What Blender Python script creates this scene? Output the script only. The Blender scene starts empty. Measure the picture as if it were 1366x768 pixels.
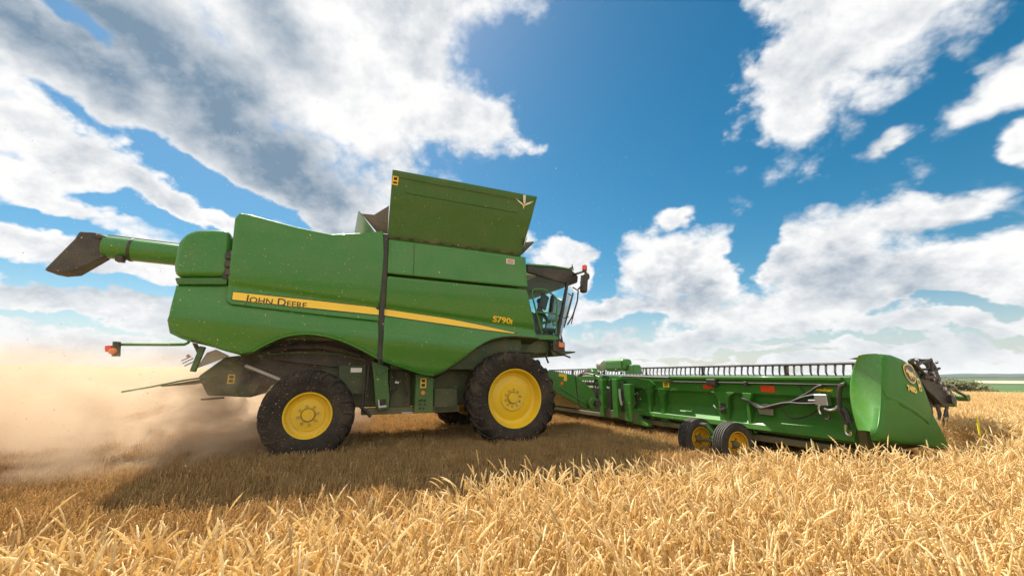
import bpy, bmesh, math, random
import numpy as np
from mathutils import Vector, Matrix, Euler
from mathutils.geometry import delaunay_2d_cdt
R = math.radians
sc = bpy.context.scene
col = sc.collection
random.seed(7)

# ------------------------------------------------------------------ camera
CAM_H, LENS, PITCH = 1.4, 14.5, R(11.9)
cam_d = bpy.data.cameras.new('camera'); cam = bpy.data.objects.new('camera', cam_d); col.objects.link(cam)
cam_d.sensor_width = 36; cam_d.lens = LENS; cam_d.clip_start = .05; cam_d.clip_end = 20000
cam.location = (0, 0, CAM_H); cam.rotation_euler = (R(90)+PITCH, 0, 0)
sc.camera = cam

# ------------------------------------------------------------------ light and exposure
SUN_EL, SUN_AZ = R(54), R(-33)                 # azimuth measured from +Y towards +X
sun_dir = Vector((math.sin(SUN_AZ)*math.cos(SUN_EL), math.cos(SUN_AZ)*math.cos(SUN_EL), math.sin(SUN_EL)))
sl = bpy.data.lights.new('sun', 'SUN'); sl.energy = 4.8; sl.angle = R(.53); sl.color = (1, .95, .87)
so = bpy.data.objects.new('sun', sl); col.objects.link(so)
so.rotation_euler = (-sun_dir).to_track_quat('-Z', 'Y').to_euler()
sc.view_settings.view_transform = 'Standard'; sc.view_settings.look = 'None'
sc.view_settings.exposure = 1.12; sc.view_settings.gamma = 1
sc.view_settings.use_white_balance = True; sc.view_settings.white_balance_temperature = 6700
sc.render.engine = 'CYCLES'
sc.cycles.max_bounces = 8; sc.cycles.transparent_max_bounces = 12; sc.cycles.volume_bounces = 2
sc.cycles.use_denoising = True

# ------------------------------------------------------------------ node helpers
class NT:
    def __init__(s, tree): s.t = tree; s.n = tree.nodes; s.l = tree.links
    def put(s, sock, v):
        if isinstance(v, bpy.types.NodeSocket): s.l.new(v, sock)
        elif v is not None: sock.default_value = v
    def m(s, op, a, b=None, c=None, clamp=False):
        n = s.n.new('ShaderNodeMath'); n.operation = op; n.use_clamp = clamp
        s.put(n.inputs[0], a); s.put(n.inputs[1], b); s.put(n.inputs[2], c); return n.outputs[0]
    def v(s, op, a, b=None, scale=None):
        n = s.n.new('ShaderNodeVectorMath'); n.operation = op
        s.put(n.inputs[0], a); s.put(n.inputs[1], b)
        if scale is not None: s.put(n.inputs['Scale'], scale)
        return n.outputs['Value'] if op in ('DOT_PRODUCT', 'LENGTH') else n.outputs[0]
    def mix(s, f, a, b, mode='MIX'):
        n = s.n.new('ShaderNodeMix'); n.data_type = 'RGBA'; n.blend_type = mode; n.clamp_factor = True
        s.put(n.inputs[0], f); s.put(n.inputs[6], a if not isinstance(a, tuple) else (*a, 1)[:4]); s.put(n.inputs[7], b if not isinstance(b, tuple) else (*b, 1)[:4])
        return n.outputs[2]
    def noise(s, vec, scale, detail=4, rough=.5, dist=0):
        n = s.n.new('ShaderNodeTexNoise'); s.put(n.inputs['Vector'], vec)
        s.put(n.inputs['Scale'], scale); n.inputs['Detail'].default_value = detail
        n.inputs['Roughness'].default_value = rough; n.inputs['Distortion'].default_value = dist
        return n
    def ss(s, x, lo, hi, a=0., b=1.):
        n = s.n.new('ShaderNodeMapRange'); n.interpolation_type = 'SMOOTHSTEP'
        s.put(n.inputs[0], x); s.put(n.inputs[1], lo); s.put(n.inputs[2], hi); s.put(n.inputs[3], a); s.put(n.inputs[4], b)
        return n.outputs[0]
    def lin(s, x, lo, hi, a=0., b=1.):
        n = s.n.new('ShaderNodeMapRange'); s.put(n.inputs[0], x); s.put(n.inputs[1], lo); s.put(n.inputs[2], hi)
        s.put(n.inputs[3], a); s.put(n.inputs[4], b); return n.outputs[0]
    def xyz(s, x, y, z):
        n = s.n.new('ShaderNodeCombineXYZ'); s.put(n.inputs[0], x); s.put(n.inputs[1], y); s.put(n.inputs[2], z); return n.outputs[0]

# ------------------------------------------------------------------ survey of the photograph: a pixel of the 1366x768 frame as a ray
FPX = LENS/36*1366
def ray(px, py):
    c, s = math.cos(PITCH), math.sin(PITCH); a = (px-683)/FPX; b = -(py-384)/FPX
    return Vector((a, c-b*s, s+b*c))

# ------------------------------------------------------------------ sky with clouds
W = bpy.data.worlds.new('World'); sc.world = W; W.use_nodes = True
W.node_tree.nodes.clear(); w = NT(W.node_tree)
sky = w.n.new('ShaderNodeTexSky'); sky.sky_type = 'NISHITA'; sky.sun_disc = False
sky.sun_elevation = SUN_EL; sky.sun_rotation = SUN_AZ; sky.air_density = 1.0; sky.dust_density = .6; sky.ozone_density = 2.8
tc = w.n.new('ShaderNodeTexCoord'); D = w.v('NORMALIZE', tc.outputs['Generated'])
sep = w.n.new('ShaderNodeSeparateXYZ'); w.put(sep.inputs[0], D); dz = sep.outputs[2]
flat = w.v('SCALE', D, scale=w.m('DIVIDE', 1., w.m('ADD', w.m('MAXIMUM', dz, 0.), .75)))
wn = w.noise(flat, 4.2, 5, .55)
warp = w.v('SCALE', w.v('SUBTRACT', wn.outputs['Color'], (.5, .5, .5)), scale=.17)
DW = w.v('NORMALIZE', w.v('ADD', D, warp))
def blob(px, py, rx, ry, ang=0., src=DW):
    """distance 0..1 inside an ellipse of the sky round a direction (radii in frame pixels, angle clockwise)"""
    c = ray(px, py).normalized(); h = Vector((0, 0, 1)).cross(c).normalized()*-1
    h = c.cross(Vector((0, 0, 1))).normalized(); u = h.cross(c)
    k = c.dot(ray(683, 384))/ray(px, py).length/ray(683, 384).length if False else 1
    L = ray(px, py).length                      # distance stretch of the wide angle frame
    ca, sa = math.cos(ang), math.sin(ang)
    A = (h*ca - u*sa)*(FPX*L/rx/1.16); B = (h*sa + u*ca)*(FPX*L/ry/1.16)
    n = w.v('LENGTH', w.xyz(w.v('DOT_PRODUCT', src, tuple(A)), w.v('DOT_PRODUCT', src, tuple(B)), 0.))
    return w.m('SUBTRACT', 1., n)
def cover(lst, src=DW):
    o = None
    for b in lst:
        g = blob(*b[:4], R(b[4]) if len(b) > 4 else 0, src=src)
        if len(b) > 5: g = w.m('MULTIPLY', g, b[5])
        if o is None: o = g
        else:
            n = w.n.new('ShaderNodeMath'); n.operation = 'SMOOTH_MAX'; w.put(n.inputs[0], o); w.put(n.inputs[1], g); n.inputs[2].default_value = .15; o = n.outputs[0]
    return o
SKY_BLOBS = [
    (150, 20, 560, 170, 22), (420, 60, 230, 140, 30), (575, 150, 120, 75, 10), (560, 60, 60, 110, 10), (470, 110, 170, 120, 20), (90, 130, 260, 60, 20), (360, 230, 330, 80, 24), (60, 60, 420, 170, 0),
    (520, 30, 120, 110, 0), (200, 255, 300, 42, 17), (60, 330, 330, 60, 12), (60, 430, 420, 70, 4), (120, 470, 500, 50, 0),
    (430, 300, 150, 40, 8), (40, 250, 160, 40, 14),
    (1100, 55, 175, 105, -12), (1180, 10, 260, 55, -10), (1065, 130, 60, 60, -40), (1370, 100, 60, 42, -20), (1372, 185, 22, 26, 0),
    (910, 360, 115, 66, 0), (905, 285, 32, 18, 0), (755, 345, 52, 36, 0), (1085, 345, 120, 66, 0), (1250, 380, 190, 40, 0), (900, 430, 180, 40, 0), (1230, 282, 78, 32, -6),
    (1290, 355, 190, 40, -4), (1130, 415, 430, 52, 0), (820, 420, 140, 40, 0), (1000, 470, 620, 42, 0), (1330, 440, 200, 50, 0),
    (-500, 200, 300, 200), (1900, 200, 340, 160),
    (640, 20, 70, 30, -30, .55), (705, 195, 50, 22, -10, .45), (1190, 185, 46, 14, -20, .7), (690, 330, 60, 30, 0, .8),
]
cov = cover(SKY_BLOBS)
n1 = w.noise(flat, 7., 12, .60)
n2 = w.noise(w.v('ADD', flat, (3.1, 1.7, .4)), 19., 8, .6)
vo = w.n.new('ShaderNodeTexVoronoi'); vo.feature = 'F1'; w.put(vo.inputs['Vector'], w.v('ADD', flat, w.v('SCALE', n2.outputs['Color'], scale=.035))); vo.inputs['Scale'].default_value = 15.; vo.inputs['Detail'].default_value = 3.; vo.inputs['Roughness'].default_value = .55
puff = w.m('SUBTRACT', .5, vo.outputs['Distance'])
fr = w.m('ADD', w.m('MULTIPLY', w.m('SUBTRACT', n1.outputs[0], .5), 1.5), w.m('MULTIPLY', w.m('SUBTRACT', n2.outputs[0], .5), .4))
fr = w.m('MULTIPLY', w.m('ADD', fr, w.m('MULTIPLY', puff, .55)), .66)
GAPS = [(845, 135, 118, 110, 0, 1.1), (770, 250, 60, 60, 0), (225, 214, 170, 20, 19), (335, 262, 100, 16, 24), (110, 158, 90, 16, 18), (235, 300, 80, 12, 10), (60, 300, 120, 12, 10), (200, 395, 170, 12, 8), (90, 20, 70, 20, 25), (1130, 455, 200, 9, 0), (830, 430, 90, 12, 0), (1260, 410, 120, 9, -5), (960, 478, 160, 6, 0), (120, 440, 150, 8, 4), (1010, 330, 22, 40, 15), (800, 360, 18, 30, 20)]
gap = w.ss(w.m('SUBTRACT', cover(GAPS), w.m('MULTIPLY', fr, .75)), -.3, 1.3)
# broken cloud, added unseen to the sides and behind the camera as fill light
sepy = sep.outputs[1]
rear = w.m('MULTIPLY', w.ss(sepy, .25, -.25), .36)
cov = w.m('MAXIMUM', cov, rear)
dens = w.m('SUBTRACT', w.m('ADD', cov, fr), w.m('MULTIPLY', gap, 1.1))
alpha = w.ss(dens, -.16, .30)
# light through the cloud: compare with the density a little way towards the sun
su = w.v('ADD', flat, tuple(sun_dir*.05))
n1s = w.noise(su, 7., 8, .60)
rim = w.m('SUBTRACT', n1s.outputs[0], n1.outputs[0])
dark = cover([(200, 80, 330, 75, 27), (360, 185, 220, 70, 33), (60, 40, 230, 60, 10), (440, 255, 110, 40, 25), (380, 45, 120, 30, 32, .7)], DW)
darkm = w.ss(w.m('ADD', dark, w.m('MULTIPLY', w.m('SUBTRACT', n1.outputs[0], .5), 1.6)), -.30, 1.05)
base = cover([(905, 400, 130, 34), (1100, 392, 160, 30), (1240, 300, 60, 14), (1300, 398, 180, 26), (900, 455, 400, 30), (160, 400, 320, 30, 4), (1120, 70, 140, 26, -12, .7)], DW)
basem = w.m('MULTIPLY', w.ss(w.m('ADD', base, w.m('MULTIPLY', fr, .5)), -.1, .9), .42)
n3 = w.noise(w.v('ADD', flat, (7.7, 2.2, 1.4)), 5.5, 7, .62)
tone = w.m('MULTIPLY', w.ss(n3.outputs[0], .40, .66), .26)
lump = w.m('MULTIPLY', w.ss(puff, .28, -.02), .20)
thick = w.ss(dens, .05, .75)
inner = w.m('MULTIPLY', w.m('ADD', tone, lump), w.m('MULTIPLY', thick, w.ss(dz, .02, .35, .8, .85)))
shade = w.m('ADD', w.m('ADD', w.m('MULTIPLY', darkm, .72), w.m('MULTIPLY', inner, .9)), w.m('ADD', basem, w.m('MULTIPLY', rim, 2.2)), clamp=True)
cl_white, cl_grey = (6.0, 6.1, 6.25), (1.30, 1.95, 2.70)
cl_white = w.mix(w.ss(sepy, .1, -.3), cl_white, (8.6, 8.2, 7.7))  # cloud behind the camera made brighter and warmer to strengthen the added fill
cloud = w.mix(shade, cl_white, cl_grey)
hs = w.n.new('ShaderNodeHueSaturation'); hs.inputs['Saturation'].default_value = 1.44; hs.inputs['Hue'].default_value = .481; hs.inputs['Value'].default_value = .66
w.put(hs.inputs['Color'], sky.outputs[0])
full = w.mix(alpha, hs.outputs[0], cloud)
# pale band of distant cloud along the skyline
hz = w.ss(dz, .015, .20, .85, 0.)
full = w.mix(w.m('MULTIPLY', hz, .55), full, (4.9, 5.2, 5.45))
bg = w.n.new('ShaderNodeBackground'); w.put(bg.inputs[0], full); bg.inputs[1].default_value = .075
wo = w.n.new('ShaderNodeOutputWorld'); w.l.new(bg.outputs[0], wo.inputs[0])
W.cycles.sampling_method = 'MANUAL'; W.cycles.sample_map_resolution = 512

# ------------------------------------------------------------------ materials
def base_mat(name):
    m = bpy.data.materials.new(name); m.use_nodes = True; m.node_tree.nodes.clear()
    t = NT(m.node_tree); out = t.n.new('ShaderNodeOutputMaterial'); return m, t, out
def principled(t, out, color, rough=.5, metal=0., coat=0., spec=.5, bump=None, bstr=.3, bdist=.01):
    p = t.n.new('ShaderNodeBsdfPrincipled')
    t.put(p.inputs['Base Color'], color if not isinstance(color, tuple) else (*color, 1)[:4]); t.put(p.inputs['Roughness'], rough)
    p.inputs['Metallic'].default_value = metal; p.inputs['Coat Weight'].default_value = coat; p.inputs['Coat Roughness'].default_value = .08
    p.inputs['Specular IOR Level'].default_value = spec
    if bump is not None:
        b = t.n.new('ShaderNodeBump'); b.inputs['Strength'].default_value = bstr; b.inputs['Distance'].default_value = bdist
        t.put(b.inputs['Height'], bump); t.put(p.inputs['Normal'], b.outputs[0])
    t.l.new(p.outputs[0], out.inputs[0]); return p
def objco(t): return t.n.new('ShaderNodeTexCoord').outputs['Object']
def dirty(name, c, rough, dustc=(.30, .22, .13), amount=.25, coat=0., metal=0., low=None, speck=True, spec=.5):
    """paint or metal with settled dust, more of it low down where the machine throws it up"""
    m, t, out = base_mat(name); co = objco(t)
    n = t.noise(co, 2.3, 6, .6); n3 = t.noise(co, 55., 3, .6)
    f = t.m('MULTIPLY', t.ss(n.outputs[0], .35, .75), amount)
    f = t.m('ADD', f, t.m('MULTIPLY', t.ss(n3.outputs[0], .45, .8), amount*.6))
    if low:
        s = t.n.new('ShaderNodeSeparateXYZ'); t.put(s.inputs[0], co)
        f = t.m('ADD', f, t.m('MULTIPLY', t.ss(s.outputs[2], low[0], low[1], 1., 0.), low[2]), clamp=True)
    if speck:
        pass
    cc = t.mix(f, c, dustc)
    if speck:
        n2 = t.noise(co, 120., 1, .5); cc = t.mix(t.m('MULTIPLY', t.ss(n2.outputs[0], .69, .74), .6), cc, (.62, .50, .30))
    rr = t.m('ADD', rough, t.m('MULTIPLY', f, .5), clamp=True)
    principled(t, out, cc, rr, metal, coat, spec, n3.outputs[0], .05, .004); return m
M = {}
M['green'] = dirty('green_paint', (.028, .195, .013), .32, amount=.09, coat=.42, low=(.4, 2.2, .12), spec=.4)
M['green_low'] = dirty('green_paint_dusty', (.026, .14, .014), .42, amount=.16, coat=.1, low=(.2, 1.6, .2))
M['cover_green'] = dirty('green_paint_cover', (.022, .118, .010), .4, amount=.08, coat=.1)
M['header_green'] = dirty('green_paint_header', (.032, .185, .016), .55, amount=.10, coat=.03, low=(.1, .9, .10), spec=.25)
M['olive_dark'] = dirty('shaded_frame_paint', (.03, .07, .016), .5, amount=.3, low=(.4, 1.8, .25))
M['yellow'] = dirty('yellow_paint', (.90, .58, .008), .36, dustc=(.36, .24, .10), amount=.18, coat=.2, speck=False)
M['tyre'] = dirty('tyre_rubber', (.026, .023, .020), .8, dustc=(.16, .12, .08), amount=.42, spec=.2)
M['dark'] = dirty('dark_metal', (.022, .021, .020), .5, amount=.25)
M['black'] = dirty('black_plastic', (.014, .014, .014), .45, amount=.12)
M['canvas'] = dirty('grey_canvas', (.10, .095, .085), .85, amount=.3)
M['rubber'] = dirty('spout_rubber', (.060, .056, .052), .8, dustc=(.22, .19, .15), amount=.35)
M['silver'] = dirty('zinc_plate', (.55, .55, .53), .35, amount=.1, metal=.9, speck=False)
M['pale'] = dirty('pale_guard', (.55, .52, .46), .6, amount=.3)
M['steel'] = dirty('chrome_rod', (.7, .7, .7), .15, amount=.04, metal=1., speck=False)
M['decal_y'] = dirty('yellow_decal', (.98, .63, .03), .35, amount=.08, coat=.2, speck=False)
M['decal_k'] = dirty('black_decal', (.008, .009, .008), .35, amount=.05, speck=False)
M['decal_w'] = dirty('white_decal', (.75, .74, .70), .4, amount=.1, speck=False)
M['red'] = dirty('red_reflector', (.80, .07, .015), .25, amount=.05, coat=.6, speck=False)
M['orange'] = dirty('orange_lens', (.85, .20, .01), .2, amount=.04, coat=.8, speck=False)
M['headliner'] = dirty('cab_headliner', (.72, .66, .50), .9, amount=.1, speck=False)
M['seat'] = dirty('seat_fabric', (.05, .05, .05), .9, amount=.1, speck=False)
M['skin'] = dirty('skin', (.45, .25, .17), .6, amount=0., speck=False)
M['shirt'] = dirty('green_shirt', (.13, .22, .05), .9, amount=.1, speck=False)
M['cap'] = dirty('dark_hair', (.03, .022, .016), .9, amount=.0, speck=False)
M['stake'] = dirty('yellow_stake', (.80, .68, .02), .5, amount=.1, speck=False)
def glass(name, tint):
    m, t, out = base_mat(name)
    tr = t.n.new('ShaderNodeBsdfTransparent'); tr.inputs[0].default_value = (*tint, 1)
    gl = t.n.new('ShaderNodeBsdfGlossy'); gl.inputs['Roughness'].default_value = .02
    fz = t.n.new('ShaderNodeFresnel'); fz.inputs[0].default_value = 1.45
    mx = t.n.new('ShaderNodeMixShader'); t.put(mx.inputs[0], t.m('MULTIPLY', fz.outputs[0], .8)); t.l.new(tr.outputs[0], mx.inputs[1]); t.l.new(gl.outputs[0], mx.inputs[2])
    t.l.new(mx.outputs[0], out.inputs[0]); return m
M['glass'] = glass('cab_glass', (.66, .90, .90))

def straw(name, a, b, trans=.35, vs=30.):
    m, t, out = base_mat(name)
    oi = t.n.new('ShaderNodeObjectInfo'); n = t.noise(objco(t), vs, 3, .6)
    f = t.m('ADD', t.m('MULTIPLY', oi.outputs['Random'], .8), t.m('MULTIPLY', t.m('SUBTRACT', n.outputs[0], .35), .9), clamp=True)
    c = t.mix(f, a, b)
    odd = t.m('FRACT', t.m('MULTIPLY', oi.outputs['Random'], 37.)); c = t.mix(t.ss(odd, .86, .95, 0., .55), c, tuple(x*.55 for x in a))
    p = t.n.new('ShaderNodeBsdfPrincipled'); t.put(p.inputs['Base Color'], c); p.inputs['Roughness'].default_value = .7
    p.inputs['Specular IOR Level'].default_value = .2
    tl = t.n.new('ShaderNodeBsdfTranslucent'); t.put(tl.inputs[0], c)
    mx = t.n.new('ShaderNodeMixShader'); mx.inputs[0].default_value = trans
    t.l.new(p.outputs[0], mx.inputs[1]); t.l.new(tl.outputs[0], mx.inputs[2]); t.l.new(mx.outputs[0], out.inputs[0]); return m
M['stem'] = straw('wheat_stem', (.66, .42, .14), (.90, .70, .36))
M['ear'] = straw('wheat_ear', (.72, .49, .19), (.96, .84, .55), .5, vs=120.)
M['leaf'] = straw('wheat_leaf', (.72, .47, .17), (.95, .80, .50), .5)
M['stub'] = straw('stubble_straw', (.46, .29, .11), (.78, .54, .25), .35)

# ------------------------------------------------------------------ mesh helpers
def tag(o, label=None, cat=None, group=None, kind=None):
    for k, v in (('label', label), ('category', cat), ('group', group), ('kind', kind)):
        if v: o[k] = v
    return o
OFF = {}
def off(o): return OFF.get(o.name, Vector((0, 0, 0))) if o else Vector((0, 0, 0))
class MB:
    """collects shapes, then links them as ONE mesh object"""
    def __init__(s): s.v = []; s.f = []; s.mi = []; s.cur = 0
    def add(s, vs, fs):
        b = len(s.v); s.v += [Vector(x) for x in vs]
        for f in fs: s.f.append([b+i for i in f]); s.mi.append(s.cur)
        return s
    def box(s, lo, hi, rot=None, piv=None):
        (a, b, c), (d, e, g) = lo, hi
        vs = [Vector(p) for p in ((a,b,c),(d,b,c),(d,e,c),(a,e,c),(a,b,g),(d,b,g),(d,e,g),(a,e,g))]
        if rot is not None:
            pv = Vector(piv) if piv is not None else (Vector(lo)+Vector(hi))/2
            vs = [rot @ (p-pv)+pv for p in vs]
        return s.add(vs, [(3,2,1,0),(4,5,6,7),(0,1,5,4),(1,2,6,5),(2,3,7,6),(3,0,4,7)])
    def prism(s, pts, vec):
        n = len(pts); vec = Vector(vec); p = [Vector(q) for q in pts]
        return s.add(p+[q+vec for q in p], [list(range(n)), list(range(2*n-1, n-1, -1))]+[(i, i+n, (i+1) % n+n, (i+1) % n) for i in range(n)])
    def loft(s, rings, caps=True):
        n = len(rings[0]); vs = [q for r_ in rings for q in r_]; fs = []
        for k in range(len(rings)-1):
            for i in range(n): fs.append((k*n+i, k*n+(i+1) % n, (k+1)*n+(i+1) % n, (k+1)*n+i))
        if caps: fs += [list(range(n))[::-1], [(len(rings)-1)*n+i for i in range(n)]]
        return s.add(vs, fs)
    def tube(s, path, r, n=8, caps=True):
        path = [Vector(p) for p in path]; rings = []; prev = None
        rr = r if isinstance(r, (list, tuple)) else [r]*len(path)
        for i, p in enumerate(path):
            d = (path[min(i+1, len(path)-1)]-path[max(i-1, 0)]).normalized()
            if prev is None: u = d.orthogonal().normalized()
            else: u = (prev-d*prev.dot(d)).normalized()
            prev = u; q = d.cross(u)
            rings.append([p+(u*math.cos(2*math.pi*k/n)+q*math.sin(2*math.pi*k/n))*rr[i] for k in range(n)])
        return s.loft(rings, caps)
    def lathe(s, prof, n=48, axis='y', c=(0, 0, 0), a0=0, closed=False):
        rings = []; c = Vector(c)
        for (h, r_) in prof:
            ring = []
            for k in range(n):
                a = a0+2*math.pi*k/n; x, z = r_*math.cos(a), r_*math.sin(a)
                ring.append(c+(Vector((x, h, z)) if axis == 'y' else Vector((x, z, h)) if axis == 'z' else Vector((h, x, z))))
            rings.append(ring)
        return s.loft(rings, not closed)
    def ball(s, c, r, n=10, sq=(1, 1, 1)):
        prof = [(-math.cos(math.pi*i/n)*r*sq[2], max(1e-4, math.sin(math.pi*i/n)*r)) for i in range(n+1)]
        b = len(s.v); s.lathe(prof, n*2, 'z', (0, 0, 0))
        for i in range(b, len(s.v)): v = s.v[i]; s.v[i] = Vector((v.x*sq[0], v.y*sq[1], v.z))+Vector(c)
        return s
    def build(s, name, mat, parent=None, smooth=40, bevel=0., loc=None, seg=2):
        me = bpy.data.meshes.new(name); o_ = off(parent)
        me.from_pydata([v-o_ for v in s.v], [], s.f)
        for m_ in (mat if isinstance(mat, (list, tuple)) else [mat]): me.materials.append(m_)
        me.polygons.foreach_set('material_index', s.mi)
        bm = bmesh.new(); bm.from_mesh(me); bmesh.ops.recalc_face_normals(bm, faces=bm.faces); bm.to_mesh(me); bm.free()
        if smooth: me.shade_smooth(); me.set_sharp_from_angle(angle=R(smooth))
        o = bpy.data.objects.new(name, me); col.objects.link(o)
        if loc is not None: o.location = Vector(loc)
        if parent is not None: o.parent = parent; OFF[o.name] = o_
        if bevel:
            b = o.modifiers.new('bevel', 'BEVEL'); b.width = bevel; b.segments = seg; b.limit_method = 'ANGLE'; b.angle_limit = R(38); b.harden_normals = True
        return o
def empty(name, loc, rz=0, parent=None):
    o = bpy.data.objects.new(name, None); col.objects.link(o); o.location = loc; o.rotation_euler = (0, 0, rz); o.empty_display_size = .2
    if parent is not None: o.parent = parent
    return o

# machine frame: x forward, y left, z up, origin under the front axle
YAW = R(23.6); ORG = Vector((-.65, 10.2, 0))
EX = Vector((math.cos(YAW), math.sin(YAW), 0)); EY = Vector((-math.sin(YAW), math.cos(YAW), 0)); EZ = Vector((0, 0, 1))
def to_m(p): p = p-ORG; return Vector((p.dot(EX), p.dot(EY), p.z))
CM = to_m(Vector((0, 0, CAM_H)))
def mray(px, py): r_ = ray(px, py); return Vector((r_.dot(EX), r_.dot(EY), r_.z))
def onp(px, py, P0, N):
    """surveyed point on a plane of the machine"""
    r_ = mray(px, py); N = Vector(N); t = (Vector(P0)-CM).dot(N)/r_.dot(N); return CM+r_*t
def ony(px, py, y): return onp(px, py, (0, y, 0), (0, 1, 0))
def onx(px, py, x): return onp(px, py, (x, 0, 0), (1, 0, 0))

class Frame:
    def __init__(s, P0, U, Wv=(0, 0, 1)):
        s.P = Vector(P0); s.U = Vector(U).normalized(); s.W = (Vector(Wv)-s.U*Vector(Wv).dot(s.U)).normalized(); s.N = s.U.cross(s.W)
    def px(s, x, y): q = onp(x, y, s.P, s.N)-s.P; return (q.dot(s.U), q.dot(s.W))
    def at(s, u, v, o=0): return s.P+s.U*u+s.W*v+s.N*o
SIDE = Frame((0, -1.62, 0), (1, 0, 0))          # right-hand side of the machine; N points outwards (-y)
def inset(poly, d):
    n = len(poly); out = []
    area = sum(poly[i][0]*poly[(i+1) % n][1]-poly[(i+1) % n][0]*poly[i][1] for i in range(n)); sg = 1 if area > 0 else -1
    for i in range(n):
        a, b, c = (Vector(poly[k % n]) for k in (i-1, i, i+1))
        e1, e2 = (b-a).normalized(), (c-b).normalized(); n1, n2 = Vector((-e1.y, e1.x))*sg, Vector((-e2.y, e2.x))*sg
        k = n1+n2; k = k/max(k.length_squared, .5)*2
        out.append(tuple(b+k*d))
    return out
def resample(poly, step):
    out = []; n = len(poly)
    for i in range(n):
        a, b = Vector(poly[i]), Vector(poly[(i+1) % n]); k = max(1, int((b-a).length/step))
        for j in range(k): out.append(tuple(a.lerp(b, j/k)))
    return out
def smooth_poly(pts, it=1):
    for _ in range(it):
        q = []
        for i in range(len(pts)-1):
            a, b = Vector(pts[i]), Vector(pts[i+1]); q += [a.lerp(b, .25), a.lerp(b, .75)]
        pts = [pts[0]]+[tuple(x) for x in q]+[pts[-1]]
    return pts
def in_poly(p, poly):
    x, y = p; ins = False; j = len(poly)-1
    for i in range(len(poly)):
        xi, yi = poly[i]; xj, yj = poly[j]
        if (yi > y) != (yj > y) and x < (xj-xi)*(y-yi)/(yj-yi)+xi: ins = not ins
        j = i
    return ins
def panel(name, mat, parent, fr, outline, ofn=lambda u, v: 0., depth=.12, step=.05, edge=.02, lift=0.):
    """pressed sheet panel: outline in frame units, out-of-plane shape ofn, rolled edge, returned sides"""
    poly = resample(outline, step); pts = []; dep = []; rings = []
    for d, dd in ((0., edge), (edge*.3, edge*.28), (edge, 0.)) if edge else ((0., 0.),):
        q = inset(poly, d) if d else poly; rings.append((len(pts), len(q))); pts += q; dep += [dd]*len(q)
    xs = [p[0] for p in poly]; ys = [p[1] for p in poly]; inner = inset(poly, edge+step*.4)
    u = min(xs)+step/2; k = 0
    while u < max(xs):
        v = min(ys)+step/2+(k % 2)*step/2
        while v < max(ys):
            if in_poly((u, v), inner): pts.append((u, v)); dep.append(0.)
            v += step
        u += step; k += 1
    ed = [(i, (i+1) % rings[0][1]) for i in range(rings[0][1])]
    rv, re_, rf, ov, _, _ = delaunay_2d_cdt([Vector(p) for p in pts], ed, [], 1, 1e-5)
    m = MB(); vs = []
    for i, p in enumerate(rv):
        src = ov[i][0] if ov[i] else 0
        vs.append(fr.at(p.x, p.y, ofn(p.x, p.y)+lift-dep[src]))
    m.add(vs, [list(f) for f in rf])
    if depth:
        n = rings[0][1]; back = [fr.at(p[0], p[1], ofn(*p)+lift-edge-depth) for p in poly]
        fb = [fr.at(p[0], p[1], ofn(*p)+lift-edge) for p in poly]
        m.add(fb+back, [(i, (i+1) % n, (i+1) % n+n, i+n) for i in range(n)])
    bm = bmesh.new(); me = bpy.data.meshes.new(name); o_ = off(parent)
    me.from_pydata([v-o_ for v in m.v], [], m.f); bm.from_mesh(me)
    bmesh.ops.remove_doubles(bm, verts=bm.verts, dist=1e-4); bmesh.ops.recalc_face_normals(bm, faces=bm.faces)
    if bm.faces:
        bm.faces.ensure_lookup_table(); big = max(bm.faces, key=lambda f: f.calc_area() if abs(f.normal.dot(fr.N)) > .8 else 0)
        if big.normal.dot(fr.N) < 0: bmesh.ops.reverse_faces(bm, faces=bm.faces)
    bm.to_mesh(me); bm.free(); me.materials.append(mat); me.shade_smooth(); me.set_sharp_from_angle(angle=R(50))
    o = bpy.data.objects.new(name, me); col.objects.link(o)
    if parent is not None: o.parent = parent; OFF[o.name] = o_
    return o
def lettering(name, text, mat, parent, fr, u0, v0, size, du=(1, 0), stretch=1., ofn=lambda u, v: 0., lift=.01, shear=0., bold=.0):
    c = bpy.data.curves.new(name, 'FONT'); c.body = text; c.size = size; c.offset = bold; c.resolution_u = 3; c.shear = shear
    tmp = bpy.data.objects.new('tmp', c); col.objects.link(tmp); bpy.context.view_layer.update()
    me = bpy.data.meshes.new_from_object(tmp.evaluated_get(bpy.context.evaluated_depsgraph_get()))
    bpy.data.objects.remove(tmp); bpy.data.curves.remove(c)
    d = Vector(du).normalized(); o_ = off(parent)
    for v in me.vertices:
        a, b = v.co.x*stretch, v.co.y; uu, vv = u0+a*d.x-b*d.y*.0, v0+a*d.y+b
        v.co = fr.at(uu, vv, ofn(uu, vv)+lift)-o_
    me.materials.clear(); me.materials.append(mat); me.name = name
    o = bpy.data.objects.new(name, me); col.objects.link(o); o.parent = parent; OFF[o.name] = o_
    return o
def copy_tree(o, parent=None):
    c = o.copy(); col.objects.link(c)
    if parent is not None: c.parent = parent
    for ch in list(o.children): copy_tree(ch, c)
    return c

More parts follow.
